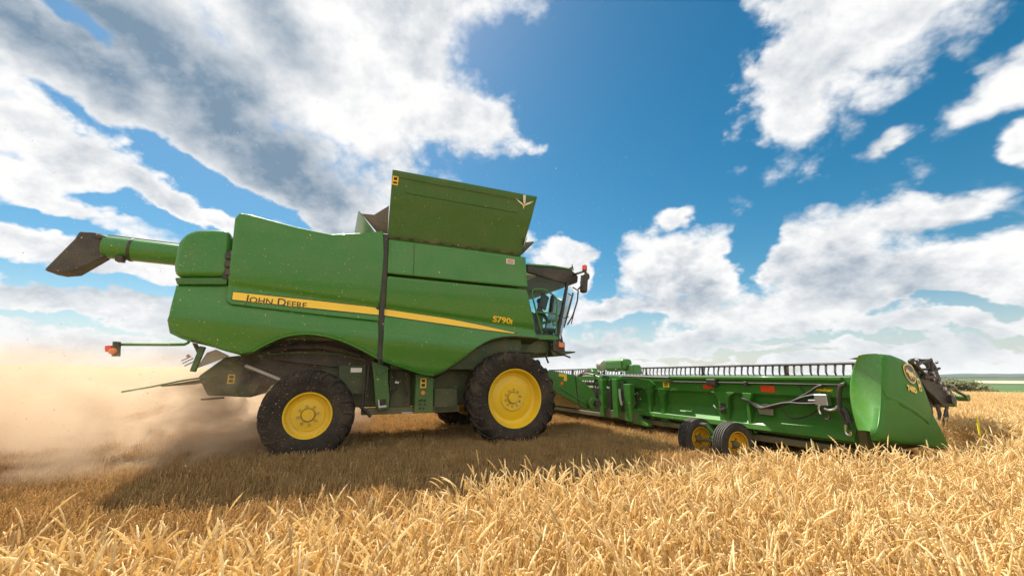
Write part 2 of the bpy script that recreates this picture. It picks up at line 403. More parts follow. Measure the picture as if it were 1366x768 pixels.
# ------------------------------------------------------------------ terrain: nearly level field, rising behind on the left, dropping into a valley on the right
def sstep(a, b, x): t = np.clip((x-a)/(b-a), 0, 1); return t*t*(3-2*t)
def ground_z(x, y):
    x = np.asarray(x, float); y = np.asarray(y, float)
    r = np.hypot(x, y); az = np.degrees(np.arctan2(x, y))
    right = -.0004*np.clip(r-10, 0, 90)**2
    right = right-np.clip(r-100, 0, 60)*.06
    right = np.where(r > 160, np.maximum(right, -9.3)-np.clip(r-160, 0, 800)*.0025, np.maximum(right, -9.3))
    right = right
    left = 2.55*sstep(14, 80, r)-np.clip(r-110, 0, 2000)*.02
    wl = sstep(-18, -34, az)*sstep(-180, -150, az)+0
    return left*wl+right*(1-wl)
def gz(x, y): return float(ground_z(x, y))
def polar(name, radii, azs, zoff, mat):
    rr, aa = np.meshgrid(radii, azs, indexing='ij'); X = rr*np.sin(aa); Y = rr*np.cos(aa); Z = ground_z(X, Y)+zoff
    nr, na = rr.shape; vs = np.stack([X, Y, Z], -1).reshape(-1, 3)
    i = np.arange(nr*na).reshape(nr, na)
    f = np.stack([i[:-1, :-1], i[1:, :-1], i[1:, 1:], i[:-1, 1:]], -1).reshape(-1, 4)
    me = bpy.data.meshes.new(name); me.from_pydata(vs.tolist(), [], f.tolist()); me.materials.append(mat); me.shade_smooth()
    o = bpy.data.objects.new(name, me); col.objects.link(o); o['kind'] = 'structure'; return o
m, t, out = base_mat('field_soil')
co = objco(t); ln = t.v('LENGTH', co)
na = t.noise(co, 1.1, 6, .6); nb = t.noise(co, 26., 5, .7); nc = t.noise(co, .05, 4, .5)
c = t.mix(t.ss(nb.outputs[0], .3, .7), (.17, .105, .045), (.50, .34, .15))
c = t.mix(t.m('MULTIPLY', t.ss(na.outputs[0], .35, .7), .5), c, (.46, .30, .12))
c = t.mix(t.ss(ln, 18., 60.), c, (.38, .29, .17))
c = t.mix(t.ss(ln, 115., 170.), c, t.mix(t.ss(nc.outputs[0], .45, .6), (.05, .08, .03), (.08, .11, .04)))
principled(t, out, c, .95, spec=.1, bump=nb.outputs[0], bstr=.6, bdist=.03); M['soil'] = m
radii = np.concatenate([[0.02], np.geomspace(.4, 9000, 170)])
polar('ground', radii, np.radians(np.linspace(-180, 180, 241)), 0., M['soil'])
def field_mat(name, a, b, sc_):
    m, t, out = base_mat(name); n = t.noise(objco(t), sc_, 6, .6)
    principled(t, out, t.mix(t.ss(n.outputs[0], .3, .7), a, b), .95, spec=.1); return m
polar('green_field', np.geomspace(190, 560, 14), np.radians(np.linspace(48.2, 75, 30)), .15, field_mat('crop_green', (.045, .095, .03), (.07, .125, .04), .02))
polar('pale_field', np.geomspace(760, 1080, 8), np.radians(np.linspace(47.6, 80, 40)), .4, field_mat('crop_pale', (.46, .38, .24), (.56, .47, .30), .006))

# hills on the skyline: one long wooded ridge of uneven height
m, t, out = base_mat('hill_woods'); n = t.noise(objco(t), .012, 8, .65)
principled(t, out, t.mix(t.ss(n.outputs[0], .4, .62), (.012, .028, .016), (.045, .07, .03)), .95, spec=.05, bump=n.outputs[0], bstr=1., bdist=20.); M['woods'] = m
rng = np.random.default_rng(3)
def ridge(name, dist, top, wob, a0, a1, n=260, seed=0):
    g = np.random.default_rng(seed); az = np.radians(np.linspace(a0, a1, n)); ph = g.uniform(0, 6.28, 9)
    hgt = top+wob*sum(np.sin(az*k*9+ph[i])/(1+.35*k) for i, k in enumerate((1, 2, 3, 5, 7, 11, 17, 29, 43)))*.5
    hgt = hgt+g.normal(0, wob*.07, n)
    rows = []
    for q in (0, .35, .7, .9, 1., 1.15, 2.2):
        rr = dist*(1+q*.28); zz = (hgt+16)*np.sin(min(q, 1)*math.pi/2)**1.0-16 if q <= 1 else hgt-(q-1)*12
        rows.append(np.stack([rr*np.sin(az), rr*np.cos(az), zz*np.ones(n)], -1))
    vs = np.concatenate(rows); i = np.arange(len(rows)*n).reshape(len(rows), n)
    f = np.stack([i[:-1, :-1], i[1:, :-1], i[1:, 1:], i[:-1, 1:]], -1).reshape(-1, 4)
    me = bpy.data.meshes.new(name); me.from_pydata(vs.tolist(), [], f.tolist()); me.materials.append(M['woods']); me.shade_smooth()
    o = bpy.data.objects.new(name, me); col.objects.link(o); o['kind'] = 'structure'
ridge('hills', 2300, 5., 4., -20, 110, seed=5)
ridge('hills', 1500, -3.0, 2.5, 20, 110, seed=9)

# ------------------------------------------------------------------ scatter of straw: one point cloud per crop, instanced plants (nobody could count them)
def scatter(name, pts, rot, scl, idx, meshes, label):
    sub = bpy.data.collections.new(name+'_plants')
    for i, me in enumerate(meshes): sub.objects.link(bpy.data.objects.new('%s_%02d' % (name, i), me))
    me = bpy.data.meshes.new(name); n = len(pts); me.vertices.add(n); me.vertices.foreach_set('co', np.asarray(pts, np.float32).ravel())
    a = me.attributes.new('rot', 'FLOAT_VECTOR', 'POINT'); a.data.foreach_set('vector', np.asarray(rot, np.float32).ravel())
    a = me.attributes.new('scl', 'FLOAT', 'POINT'); a.data.foreach_set('value', np.asarray(scl, np.float32))
    a = me.attributes.new('idx', 'INT', 'POINT'); a.data.foreach_set('value', np.asarray(idx, np.int32))
    o = bpy.data.objects.new(name, me); col.objects.link(o)
    g = bpy.data.node_groups.new(name, 'GeometryNodeTree')
    g.interface.new_socket('Geometry', in_out='INPUT', socket_type='NodeSocketGeometry'); g.interface.new_socket('Geometry', in_out='OUTPUT', socket_type='NodeSocketGeometry')
    gi = g.nodes.new('NodeGroupInput'); go = g.nodes.new('NodeGroupOutput'); ip = g.nodes.new('GeometryNodeInstanceOnPoints'); ci = g.nodes.new('GeometryNodeCollectionInfo')
    ci.inputs['Collection'].default_value = sub; ci.inputs['Separate Children'].default_value = True; ci.inputs['Reset Children'].default_value = True
    def attr(nm, dt):
        q = g.nodes.new('GeometryNodeInputNamedAttribute'); q.data_type = dt; q.inputs['Name'].default_value = nm; return q.outputs[0]
    g.links.new(gi.outputs[0], ip.inputs['Points']); g.links.new(ci.outputs[0], ip.inputs['Instance']); ip.inputs['Pick Instance'].default_value = True
    g.links.new(attr('idx', 'INT'), ip.inputs['Instance Index']); g.links.new(attr('rot', 'FLOAT_VECTOR'), ip.inputs['Rotation']); g.links.new(attr('scl', 'FLOAT'), ip.inputs['Scale'])
    g.links.new(ip.outputs[0], go.inputs[0])
    md = o.modifiers.new('plants', 'NODES'); md.node_group = g
    tag(o, label, None, None, 'stuff'); return o
def strip(m, path, wd, side, mi):
    m.cur = mi; side = Vector(side); vs = []; n = len(path)
    for i, p in enumerate(path):
        k = wd*min(1, .35+2.2*(i/(n-1)))*(1-(i/(n-1))**3); vs += [Vector(p)-side*k/2, Vector(p)+side*k/2]
    m.add(vs, [(2*i, 2*i+1, 2*i+3, 2*i+2) for i in range(n-1)])
def wheat_plant(g, stems=1, fine=True, H=.625):
    m = MB()
    for s in range(stems):
        b = Vector((g.uniform(-.05, .05), g.uniform(-.05, .05), 0)) if stems > 1 else Vector((0, 0, 0))
        h = H*g.uniform(.82, 1.08); az = g.uniform(0, 6.28); ld = Vector((math.cos(az), math.sin(az), 0)); lean = g.uniform(.02, .22)
        bend = abs(g.normal(.2, .75)); nseg = 5 if fine else 3
        path = [b+ld*(lean*h*(k/nseg)**1.6)+Vector((0, 0, h*.86*k/nseg*(1-.05*lean))) for k in range(nseg+1)]
        m.cur = 0; m.tube(path, [.0021-.0008*k/nseg for k in range(nseg+1)] if fine else .0022, 3, False)
        # nodding neck then ear
        d = (path[-1]-path[-2]).normalized(); p = path[-1]; ax = d.cross(ld); ax = ax.normalized() if ax.length > 1e-4 else Vector((1, 0, 0))
        nk = [p]; k_ = 4 if fine else 2
        for k in range(k_):
            d = Matrix.Rotation(bend*.62/k_*-1 if d.cross(ld).dot(ax) < 0 else bend*.62/k_, 3, ax) @ d; p = p+d*(.07/k_); nk.append(p)
        m.tube(nk, .0013, 3, False)
        L = g.uniform(.075, .115); nr = 9 if fine else 4; m.cur = 1; ring = []; u = d.orthogonal().normalized()
        tw = 0
        for k in range(nr+1):
            q = k/nr; d = Matrix.Rotation(bend*.5/nr, 3, ax) @ d if k else d; p = p+d*(L/nr if k else 0)
            rr = (.0044 if fine else .0058)*math.sin(math.pi*(.10+.86*q))**.6*(1.30 if (k % 2 and fine) else .80)
            u = (u-d*u.dot(d)).normalized(); v = d.cross(u); ns = 6 if fine else 4
            ring.append([p+(u*math.cos(2*math.pi*(j+.5*(k % 2 if fine else 0))/ns)*1.15+v*math.sin(2*math.pi*(j+.5*(k % 2 if fine else 0))/ns)*.8)*rr for j in range(ns)])
        m.loft(ring)
        if fine:                                   # short awns at the tip
            for k in range(5):
                e = (d+Vector(g.normal(0, .22, 3))).normalized(); q = p-d*g.uniform(0, .04)
                m.add([q-u*.0006, q+u*.0006, q+e*g.uniform(.015, .035)], [(0, 1, 2)])
        for k in range(g.integers(0, 3) if fine else 1):
            z = g.uniform(.35, .8); a = g.uniform(0, 6.28); ou = Vector((math.cos(a), math.sin(a), 0)); sd = Vector((-ou.y, ou.x, 0))
            st = path[0].lerp(path[-1], z); ln = g.uniform(.12, .26); pts = []; up = g.uniform(.1, .8)
            for j in range(5 if fine else 3):
                q = j/(4 if fine else 2); pts.append(st+ou*ln*q*.75+Vector((0, 0, ln*(up*q-1.15*q*q))))
            strip(m, pts, g.uniform(.004, .0075), (sd+Vector((0, 0, g.uniform(-.6, .6)))).normalized(), 2)
    return m
def raw_mesh(name, m, mats):
    me = bpy.data.meshes.new(name); me.from_pydata(m.v, [], m.f); [me.materials.append(x) for x in mats]
    me.polygons.foreach_set('material_index', m.mi); me.shade_smooth(); return me
g = np.random.default_rng(11)
wm = [M['stem'], M['ear'], M['leaf']]
fine = [raw_mesh('wheat_plant', wheat_plant(g), wm) for _ in range(22)]
tuft = [raw_mesh('wheat_tuft', wheat_plant(g, 5, False), wm) for _ in range(10)]
O2 = np.array(ORG[:2]); ex2 = np.array(EX[:2]); ey2 = np.array(EY[:2])
def loc2(P): d = P-O2; return d@ex2, d@ey2
def rand_area(n, x0, x1, y0, y1):              # machine coordinates
    a = g.uniform(x0, x1, n); b = g.uniform(y0, y1, n); return O2+np.outer(a, ex2)+np.outer(b, ey2), a, b
def standing(a, b): return (b < -6.64-.07*np.clip(-3-a, 0, 9)-.62*sstep(-.2, 1.7, a)*(a < 5.35)+.10*np.sin(a*2.1)+.07*np.sin(a*5.3+1)) | (a > 5.35)
def seen(P, lo, hi, pad=9):
    az = np.degrees(np.arctan2(P[:, 0], P[:, 1])); return (az > lo-pad) & (az < hi+pad)
P, a, b = rand_area(105000, -9.5, 9.5, -10.6, -5.0)
r = np.hypot(P[:, 0], P[:, 1]); k = standing(a, b) & (r > .62) & (P[:, 1] > -.3) & seen(P, -50, 50, 14) & ((b < -4.9) | (a < 7))
P = P[k]; r = r[k]; n = len(P)
rot = np.stack([g.normal(0, .07, n), g.normal(.05, .08, n), g.uniform(0, 6.28, n)], -1)
scl = g.normal(1., .07, n)*(1+.05*np.sin(P[:, 0]*1.7)*np.cos(P[:, 1]*2.3))
scatter('wheat_crop', np.column_stack([P, ground_z(P[:, 0], P[:, 1])-.01]), rot, scl, g.integers(0, len(fine), n), fine, 'ripe golden wheat standing in front of the harvester')
P, a, b = rand_area(90000, 3., 60, -42, 16)
r = np.hypot(P[:, 0], P[:, 1]); az = np.degrees(np.arctan2(P[:, 0], P[:, 1]))
k = standing(a, b) & ((a > 9.5) | (b < -10.6) | ((b > -5.) & (a > 7))) & (r < 62) & (az > 28) & (az < 66)
P = P[k]; n = len(P)
rot = np.stack([g.normal(0, .06, n), g.normal(.04, .06, n), g.uniform(0, 6.28, n)], -1)
scatter('wheat_crop', np.column_stack([P, ground_z(P[:, 0], P[:, 1])-.01]), rot, g.normal(1.0, .07, n), g.integers(0, len(tuft), n), tuft, 'ripe golden wheat stretching away to the crest of the field')
# stubble
def stub_tuft(g, k=9):
    m = MB()
    for _ in range(k):
        b = Vector((g.normal(0, .035), g.normal(0, .035), 0)); h = g.uniform(.10, .20); l = Vector((g.normal(.03, .04), g.normal(0, .04), 0))
        m.tube([b, b+l*.5+Vector((0, 0, h*.5)), b+l+Vector((0, 0, h))], .0034, 3, False)
    for _ in range(2):
        b = Vector((g.normal(0, .06), g.normal(0, .06), g.uniform(.01, .06))); d = Vector((g.normal(), g.normal(), g.normal(0, .25))).normalized()*g.uniform(.05, .13)
        s = d.cross(EZ).normalized()*.0035; m.add([b-s, b+s, b+d+s*.6, b+d-s*.6], [(0, 1, 2, 3)])
    return m
stubs = [raw_mesh('stubble_tuft', stub_tuft(g), [M['stub']]) for _ in range(14)]
P, a, b = rand_area(120000, -13, 6., -7.0, 12)
b = np.round(b/.16)*.16+g.normal(0, .018, len(b)); P = O2+np.outer(a, ex2)+np.outer(b, ey2)
r = np.hypot(P[:, 0], P[:, 1]); k = ~standing(a, b) & (r > 2) & seen(P, -50, 50, 6) & (g.uniform(0, 1, len(P)) < np.clip(1.25-r/16, .25, 1))
P = P[k]; n = len(P)
rot = np.stack([g.normal(0, .05, n), g.normal(0, .05, n), YAW+g.normal(0, .5, n)+(g.uniform(0, 1, n) < .3)*3.1], -1)
scatter('wheat_stubble', np.column_stack([P, ground_z(P[:, 0], P[:, 1])-.01]), rot, g.normal(1., .12, n), g.integers(0, len(stubs), n), stubs, 'short cut stubble between the standing wheat and the harvester')

# ------------------------------------------------------------------ the combine harvester
cmb = tag(empty('combine_harvester', ORG, YAW), 'green combine harvester with yellow wheel rims and raised grain tank covers', 'harvester')
def spx(*pts): return [SIDE.px(*p) for p in pts]
def line(p, q):
    (u0, v0), (u1, v1) = SIDE.px(*p), SIDE.px(*q); return lambda u: v0+(v1-v0)*(u-u0)/(u1-u0)
def lerpk(x, ks):
    if x <= ks[0][0]: return ks[0][1]
    for (a, va), (b, vb) in zip(ks, ks[1:]):
        if x <= b: q = (x-a)/(b-a); q = q*q*(3-2*q)*.5+q*.5; return va+(vb-va)*q
    return ks[-1][1]
crease_hi = line((305, 381), (700, 437)); crease_lo = line((226, 420), (630, 464))
def skin(u, v):
    """how far the pressed side panels stand out from the flat"""
    hi, lo = crease_hi(u), crease_lo(u); lo = min(lo, hi-.16)
    if v >= hi+.10: return -.05*((v-3.75)/.8)**2*.9
    o_hi = -.05*((hi+.10-3.75)/.8)**2*.9
    return lerpk(v, [(lo-1.0, -.16), (lo-.45, -.005), (lo-.04, .062), (lo+.02, .064), (hi, o_hi-.045), (hi+.10, o_hi)])
# core of the machine behind the panels
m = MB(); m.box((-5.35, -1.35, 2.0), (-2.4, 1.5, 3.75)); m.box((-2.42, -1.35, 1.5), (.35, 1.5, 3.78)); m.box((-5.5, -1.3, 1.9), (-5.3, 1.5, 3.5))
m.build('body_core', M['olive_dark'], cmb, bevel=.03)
# panels
shell = panel('rear_side_panel', M['green'], cmb, SIDE, spx((233, 379), (300, 379), (400, 376), (507, 376), (504, 478), *smooth_poly([(502, 478), (480, 466), (455, 455), (430, 448), (404, 446), (378, 450), (356, 459.5), (337, 470)]), (318, 473), (296, 467), (262, 455), (242, 449), (230, 439), (224, 428), (227, 420)), skin, .30, .05, .02)
door = panel('engine_side_panel', M['green'], cmb, SIDE, spx((320, 285), (334, 287), (363, 295), (395, 303.5), (430, 311), (443, 313.5), (482, 311.5), (511, 308.5), (512, 340), (505.5, 428), (420, 419), (330, 408.5), (309, 406), (303, 402), (301, 396), (304, 375), (310, 330), (314, 292)), skin, .05, .05, .022, .05)
front = panel('front_side_panel', M['green'], cmb, SIDE, spx((516, 367.5), (610, 377), (703, 386), (712, 418), (721, 451.5), *smooth_poly([(721, 451.5), (700, 449), (677, 448.6), (655, 453), (637, 462), (620, 476), (604, 488), (590, 497), (578, 501)]), *smooth_poly([(578, 501), (566, 500), (544, 492), (509, 480.5)])), skin, .06, .05, .022, .02)
tank = panel('tank_side_panel', M['green'], cmb, SIDE, spx((518, 318), (600, 328.5), (702, 342.5), (703.3, 383.6), (610, 374.6), (516.6, 365)), lambda u, v: .03-(v-3.2)*.10, .06, .06, .02, .02)
m = MB(); p1, p2 = SIDE.px(553, 324), SIDE.px(551, 367); m.tube([SIDE.at(*p1, .0), SIDE.at(*p2, .046)], .004, 4); m.build('panel_seam', M['black'], tank)
# rear hood wrapping the corner
hood_o = [(237, 322), (247, 309.5), (262, 305.5), (285, 305), (308, 306.5), (303, 369), (232, 369), (230.6, 352)]
q = spx(*hood_o); inn = [(u, v, 0) for u, v in q]
m = MB(); m.prism([SIDE.at(u, v, .0) for u, v in q], (0, 3.2, 0)); hood = m.build('rear_hood', M['green'], cmb, bevel=.10, seg=4)
q = spx((232, 369.5), (303, 369.5), (302, 379), (235, 379)); m = MB(); m.prism([SIDE.at(u, v, -.03) for u, v in q], (0, 3.1, 0)); m.build('hood_step', M['green_low'], cmb, bevel=.02)
q = spx((235, 379), (300, 379), (300, 466), (262, 452), (243, 446), (232, 436), (228, 421)); m = MB(); m.prism([SIDE.at(u, v, -.10) for u, v in q], (0, 3.0, 0)); m.build('rear_body', M['green'], cmb, bevel=.06, seg=3)
q = spx((227, 419), (223, 427.5), (226, 444), (240, 451), (254, 456), (258, 452), (236, 440), (229, 428)); m = MB(); m.prism([SIDE.at(u, v, .0) for u, v in q], (0, 3.2, 0)); m.build('rear_skirt', M['green'], cmb, bevel=.012)
# gap hardware between hood and door, black seam between the panels
m = MB(); a, b = SIDE.px(306, 334), SIDE.px(303, 372); m.box((a[0]-.05, -1.60, b[1]), (a[0]+.06, -1.35, a[1])); m.build('latch_rail', M['black'], cmb, bevel=.01)
for py in (341, 352, 363): a = SIDE.px(305, py); m = MB(); m.box((a[0]-.045, -1.635, a[1]-.05), (a[0]+.045, -1.585, a[1]+.05)); m.build('latch', M['dark'], cmb, bevel=.01)
bar = [SIDE.px(514.5, 313), SIDE.px(513, 365), SIDE.px(509, 425), SIDE.px(506.3, 480)]; m = MB(); rings = []
for u, v in bar: o_ = skin(u, v)+.03; rings.append([SIDE.at(u-.045, v, o_-.09), SIDE.at(u-.045, v, o_), SIDE.at(u+.045, v, o_), SIDE.at(u+.045, v, o_-.09)])
m.loft(rings); m.build('seam_trim', M['black'], cmb, bevel=.008)
# arch lips, pressed flange along the lower edge
def lip(name, pts, wd, parent=cmb):
    pts = smooth_poly(pts, 2); m = MB(); rings = []
    for x, y in pts:
        u, v = SIDE.px(x, y); o_ = skin(u, v)
        rings.append([SIDE.at(u, v-.004, o_-.18), SIDE.at(u, v-.004, o_+.055), SIDE.at(u, v+wd*.5, o_+.06), SIDE.at(u, v+wd, o_+.02), SIDE.at(u, v+wd, o_-.02)])
    m.loft(rings); return m.build(name, M['green'], parent, smooth=35)
lip('rear_arch_lip', [(337, 470), (356, 459.5), (378, 450), (404, 446), (430, 448), (455, 455), (480, 466), (503, 478.6)], .055)
lip('sill_lip', [(509, 481), (544, 493), (566, 500), (578, 501)], .03)
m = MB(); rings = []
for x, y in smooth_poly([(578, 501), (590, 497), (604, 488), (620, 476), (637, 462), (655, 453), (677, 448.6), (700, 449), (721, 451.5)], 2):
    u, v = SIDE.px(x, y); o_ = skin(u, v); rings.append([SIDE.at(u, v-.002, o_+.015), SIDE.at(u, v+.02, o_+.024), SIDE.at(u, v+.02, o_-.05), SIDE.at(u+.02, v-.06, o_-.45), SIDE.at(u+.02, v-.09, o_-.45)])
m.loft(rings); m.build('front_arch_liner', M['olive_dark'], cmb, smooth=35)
# yellow stripe with its dark outline, lettering
def stripe(parent, px_, lift):
    panel('stripe_edge', M['decal_k'], parent, SIDE, spx(*[(x, y) for x, y in px_[1]]), skin, 0, .06, 0, lift)
    return panel('stripe', M['decal_y'], parent, SIDE, spx(*px_[0]), skin, 0, .06, 0, lift+.002)
stripe(door, ([(310.5, 389), (420, 400.3), (506, 410), (505.3, 419.6), (420, 411.2), (310, 399.6)], [(309.6, 388), (420, 399.3), (506.4, 409), (505.3, 420.8), (420, 412.6), (309, 400.8)]), .053)
stripe(front, ([(511.6, 411), (600, 424), (640, 432), (690, 443.2), (687, 444), (640, 438.2), (600, 432.4), (511, 419.6)], [(511.8, 410.2), (600, 423.2), (640, 431.2), (693, 443.6), (688, 445), (640, 439.4), (600, 433.6), (511, 420.9)]), .023)
u0, v0 = SIDE.px(327.5, 404.6); u1, v1 = SIDE.px(408.5, 412.6); du = (u1-u0, v1-v0); nat = 1.0
def word(parent, text, xy0, xy1, hpx, mat, lift, bold=0., nm='lettering', fr=SIDE, ofn=skin, caps=.78):
    """capitals with larger initials set along a sloping base line, fitted to its length"""
    (u0, v0), (u1, v1) = fr.px(*xy0), fr.px(*xy1); L = math.hypot(u1-u0, v1-v0); hh = abs(fr.px(xy0[0], xy0[1]-hpx)[1]-v0)
    c = bpy.data.curves.new(nm, 'FONT'); c.body = text; c.size = hh/.70*1.0; c.resolution_u = 3; c.offset = bold; c.small_caps_scale = caps
    for i, ch in enumerate(text):
        if ch.islower(): c.body_format[i].use_small_caps = True
    tmp = bpy.data.objects.new('tmp', c); col.objects.link(tmp); bpy.context.view_layer.update()
    me = bpy.data.meshes.new_from_object(tmp.evaluated_get(bpy.context.evaluated_depsgraph_get())); bpy.data.objects.remove(tmp); bpy.data.curves.remove(c)
    w0 = max(v.co.x for v in me.vertices); sx = L/w0; o_ = off(parent); dx, dy = (u1-u0)/L, (v1-v0)/L
    for v in me.vertices:
        a = v.co.x*sx; uu, vv = u0+a*dx, v0+a*dy+v.co.y; v.co = fr.at(uu, vv, ofn(uu, vv)+lift)-o_
    me.materials.clear(); me.materials.append(mat); me.name = nm; ob = bpy.data.objects.new(nm, me); col.objects.link(ob); ob.parent = parent; OFF[ob.name] = o_
    return ob
word(door, 'John Deere', (327.5, 403.0), (408.5, 411.4), 10.6, M['decal_y'], .0575, .004)
word(door, 'John Deere', (327.5, 403.0), (408.5, 411.4), 10.6, M['decal_k'], .0605, .001)
word(front, 'S790i', (659, 428.0), (685.5, 431.6), 7.6, M['decal_y'], .028, .005)
# stickers
def sticker(name, mat, parent, fr, x0, y0, x1, y1, ofn=skin, lift=.026, marks=None):
    (a, b), (c, d) = fr.px(x0, y0), fr.px(x1, y1); o = panel(name, mat, parent, fr, [(a, b), (c, b), (c, d), (a, d)], ofn, 0, .2, 0, lift)
    for k, (mu0, mv0, mu1, mv1, mm) in enumerate(marks or []):
        panel('sticker_print', mm, o, fr, [(a+(c-a)*mu0, b+(d-b)*mv0), (a+(c-a)*mu1, b+(d-b)*mv0), (a+(c-a)*mu1, b+(d-b)*mv1), (a+(c-a)*mu0, b+(d-b)*mv1)], ofn, 0, .2, 0, lift+.002)
    return o
K = M['decal_k']
sticker('info_sticker', M['decal_w'], tank, SIDE, 675.5, 344.6, 686.5, 352.6, lambda u, v: .03-(v-3.2)*.10, .026, [(.12, .15, .9, .45, M['red']), (.12, .6, .9, .8, M['canvas'])])
# grain tank: covers standing open
yt = -2.0
cb = [ony(516.8, 314.5, -1.58), ony(696.5, 338.5, -1.58)]; ct = [ony(524, 226, yt), ony(717, 262.4, yt)]
CF = Frame(cb[0], cb[1]-cb[0], ct[0]-cb[0])
oc = [CF.px(516.8, 319), CF.px(694.6, 342.5), CF.px(702.6, 314.5), CF.px(717, 262.4), CF.px(620, 244), CF.px(524, 226)]
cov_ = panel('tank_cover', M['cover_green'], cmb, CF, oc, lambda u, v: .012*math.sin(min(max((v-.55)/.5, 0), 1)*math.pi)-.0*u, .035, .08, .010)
def cline(a, b, r, name, mat): m = MB(); p, q = CF.px(*a), CF.px(*b); m.tube([CF.at(*p, .012), CF.at(*q, .012)], r, 6); m.build(name, mat, cov_)
cline((528, 236), (700, 268), .006, 'cover_bead', M['olive_dark'])
cline((541, 257), (690, 283.5), .012, 'cover_rib', M['cover_green'])
m = MB(); p, q = CF.px(517, 312), CF.px(694.6, 335.5); m.box((0, 0, 0), (1, 1, 1)); m.v = [CF.at(p[0]+(q[0]-p[0])*v.x, p[1]+(q[1]-p[1])*v.x-.07+.06*v.y, -.03+.05*v.z) for v in m.v]; m.build('cover_hinge', M['olive_dark'], cov_)
for k in range(9):
    x = 530+k*19; p = CF.px(x, 315+(x-517)*.134); m = MB(); a = CF.at(p[0]-.05, p[1], .028); m.tube([a, a+CF.U*.1], .014, 8); m.build('hinge_knuckle', M['dark'], cov_)
sticker('warning_sticker', M['decal_y'], cov_, CF, 524, 234.5, 530.5, 247.5, lambda u, v: .0, .016, [(.2, .12, .8, .45, K), (.15, .62, .85, .86, K)])
# white plant-shaped mark
a, b = CF.px(699, 260.5), CF.px(698, 277); du_ = .02
m = MB(); 
for pts in ([(697.4, 260), (701, 260.2), (700.6, 270), (699, 273), (697.6, 269)], [(687.5, 264), (696.5, 271.2), (698.6, 273.4), (697.6, 274.6), (691, 269)], [(711.5, 268.2), (702, 271), (699, 273.2), (699.4, 274.6), (706, 272.2)]):
    m.add([CF.at(*CF.px(*p), .017) for p in pts], [list(range(len(pts)))])
m.build('plant_mark', M['decal_w'], cov_, smooth=0)
m = MB(); m.add([CF.at(*CF.px(*p), .0185) for p in [(697, 273.5), (700, 273.5), (697.6, 279)]], [[0, 1, 2]]); m.build('plant_mark_tip', M['decal_y'], cov_, smooth=0)
# rear cover, front cover, canvas corners
rb, rt = ony(500, 309.5, -1.5), ony(478, 281.5, -1.5); rt = Vector((rb.x-.34, -1.5, rt.z)); rb.x = rb.x-.02
rt = ony(478, 281.5, -1.48); m = MB(); m.prism([rb, rt, rt+Vector((0, 3.0, 0)), rb+Vector((0, 3.0, 0))], (.03, 0, -.01)); m.build('tank_rear_cover', M['green'], cmb)
m = MB(); g1, g2 = ony(482, 285, -1.49), ony(519, 274.5, -1.8); g3 = ony(517, 312, -1.56)
mid = (g1+g2)/2+Vector((0, .12, -.06)); m.add([g1, mid, g2, g3, ony(503, 310, -1.5), (g1+g3)/2+Vector((0, .1, -.05))], [(0, 1, 5), (1, 2, 5), (2, 3, 5), (3, 4, 5), (4, 0, 5)])
ob = m.build('corner_canvas', M['canvas'], cmb, smooth=60); md = ob.modifiers.new('cloth', 'SOLIDIFY'); md.thickness = .012
fb, ft = ony(696, 337, -1.45), ony(711, 322, -1.3); m = MB(); m.prism([fb, ft, ft+Vector((0, 2.6, 0)), fb+Vector((0, 2.9, 0))], (.03, 0, -.02)); m.build('tank_front_cover', M['olive_dark'], cmb)
m = MB(); g1, g2, g3 = ony(703, 316, -1.85), ony(710.5, 322, -1.32), ony(695.5, 337.5, -1.5); m.add([g1, g2, g3, (g1+g2)/2+Vector((-.08, .1, -.05))], [(0, 3, 2), (3, 1, 2)]); ob = m.build('corner_canvas', M['canvas'], cmb); md = ob.modifiers.new('cloth', 'SOLIDIFY'); md.thickness = .012
m = MB(); m.box((-2.75, -1.45, 3.7), (.3, 1.5, 4.05)); m.build('tank_rim', M['green_low'], cmb, bevel=.03)
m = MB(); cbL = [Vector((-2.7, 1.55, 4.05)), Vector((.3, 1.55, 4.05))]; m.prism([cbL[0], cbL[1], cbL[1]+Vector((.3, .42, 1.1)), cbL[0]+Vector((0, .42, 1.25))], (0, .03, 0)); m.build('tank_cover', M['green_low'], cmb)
# unloading auger folded back along the far side
ya = 1.45
t0 = (ony(232, 325, ya)+ony(230, 354, ya))/2; t1 = (ony(138, 314.5, ya)+ony(144, 344, ya))/2; ra = (ony(190, 320, ya)-ony(186, 349, ya)).length/2*.98
dirn = (t1-t0).normalized(); tube0 = t0-dirn*3.6
m = MB(); m.tube([tube0, t0, t1], ra, 32); aug = m.build('unloading_auger', M['green'], cmb)
ringc = (ony(180, 320, ya)+ony(174, 347, ya))/2; m = MB(); m.tube([ringc-dirn*.02, ringc+dirn*.025], ra*1.05, 32); m.build('auger_clamp', M['dark'], aug)
m = MB(); m.box((-.06, -.12, -.06), (.06, .06, .06)); mm = ringc+Vector((-.12, -.1, -ra*1.05)); m.v = [v+mm for v in m.v]; m.build('auger_latch', M['dark'], aug, bevel=.01)
m = MB(); up = EZ*ra
m.tube([tube0+up*1.06, t0+up*1.06, t1+up*1.06], .018, 6); m.build('auger_pipe', M['dark'], aug)
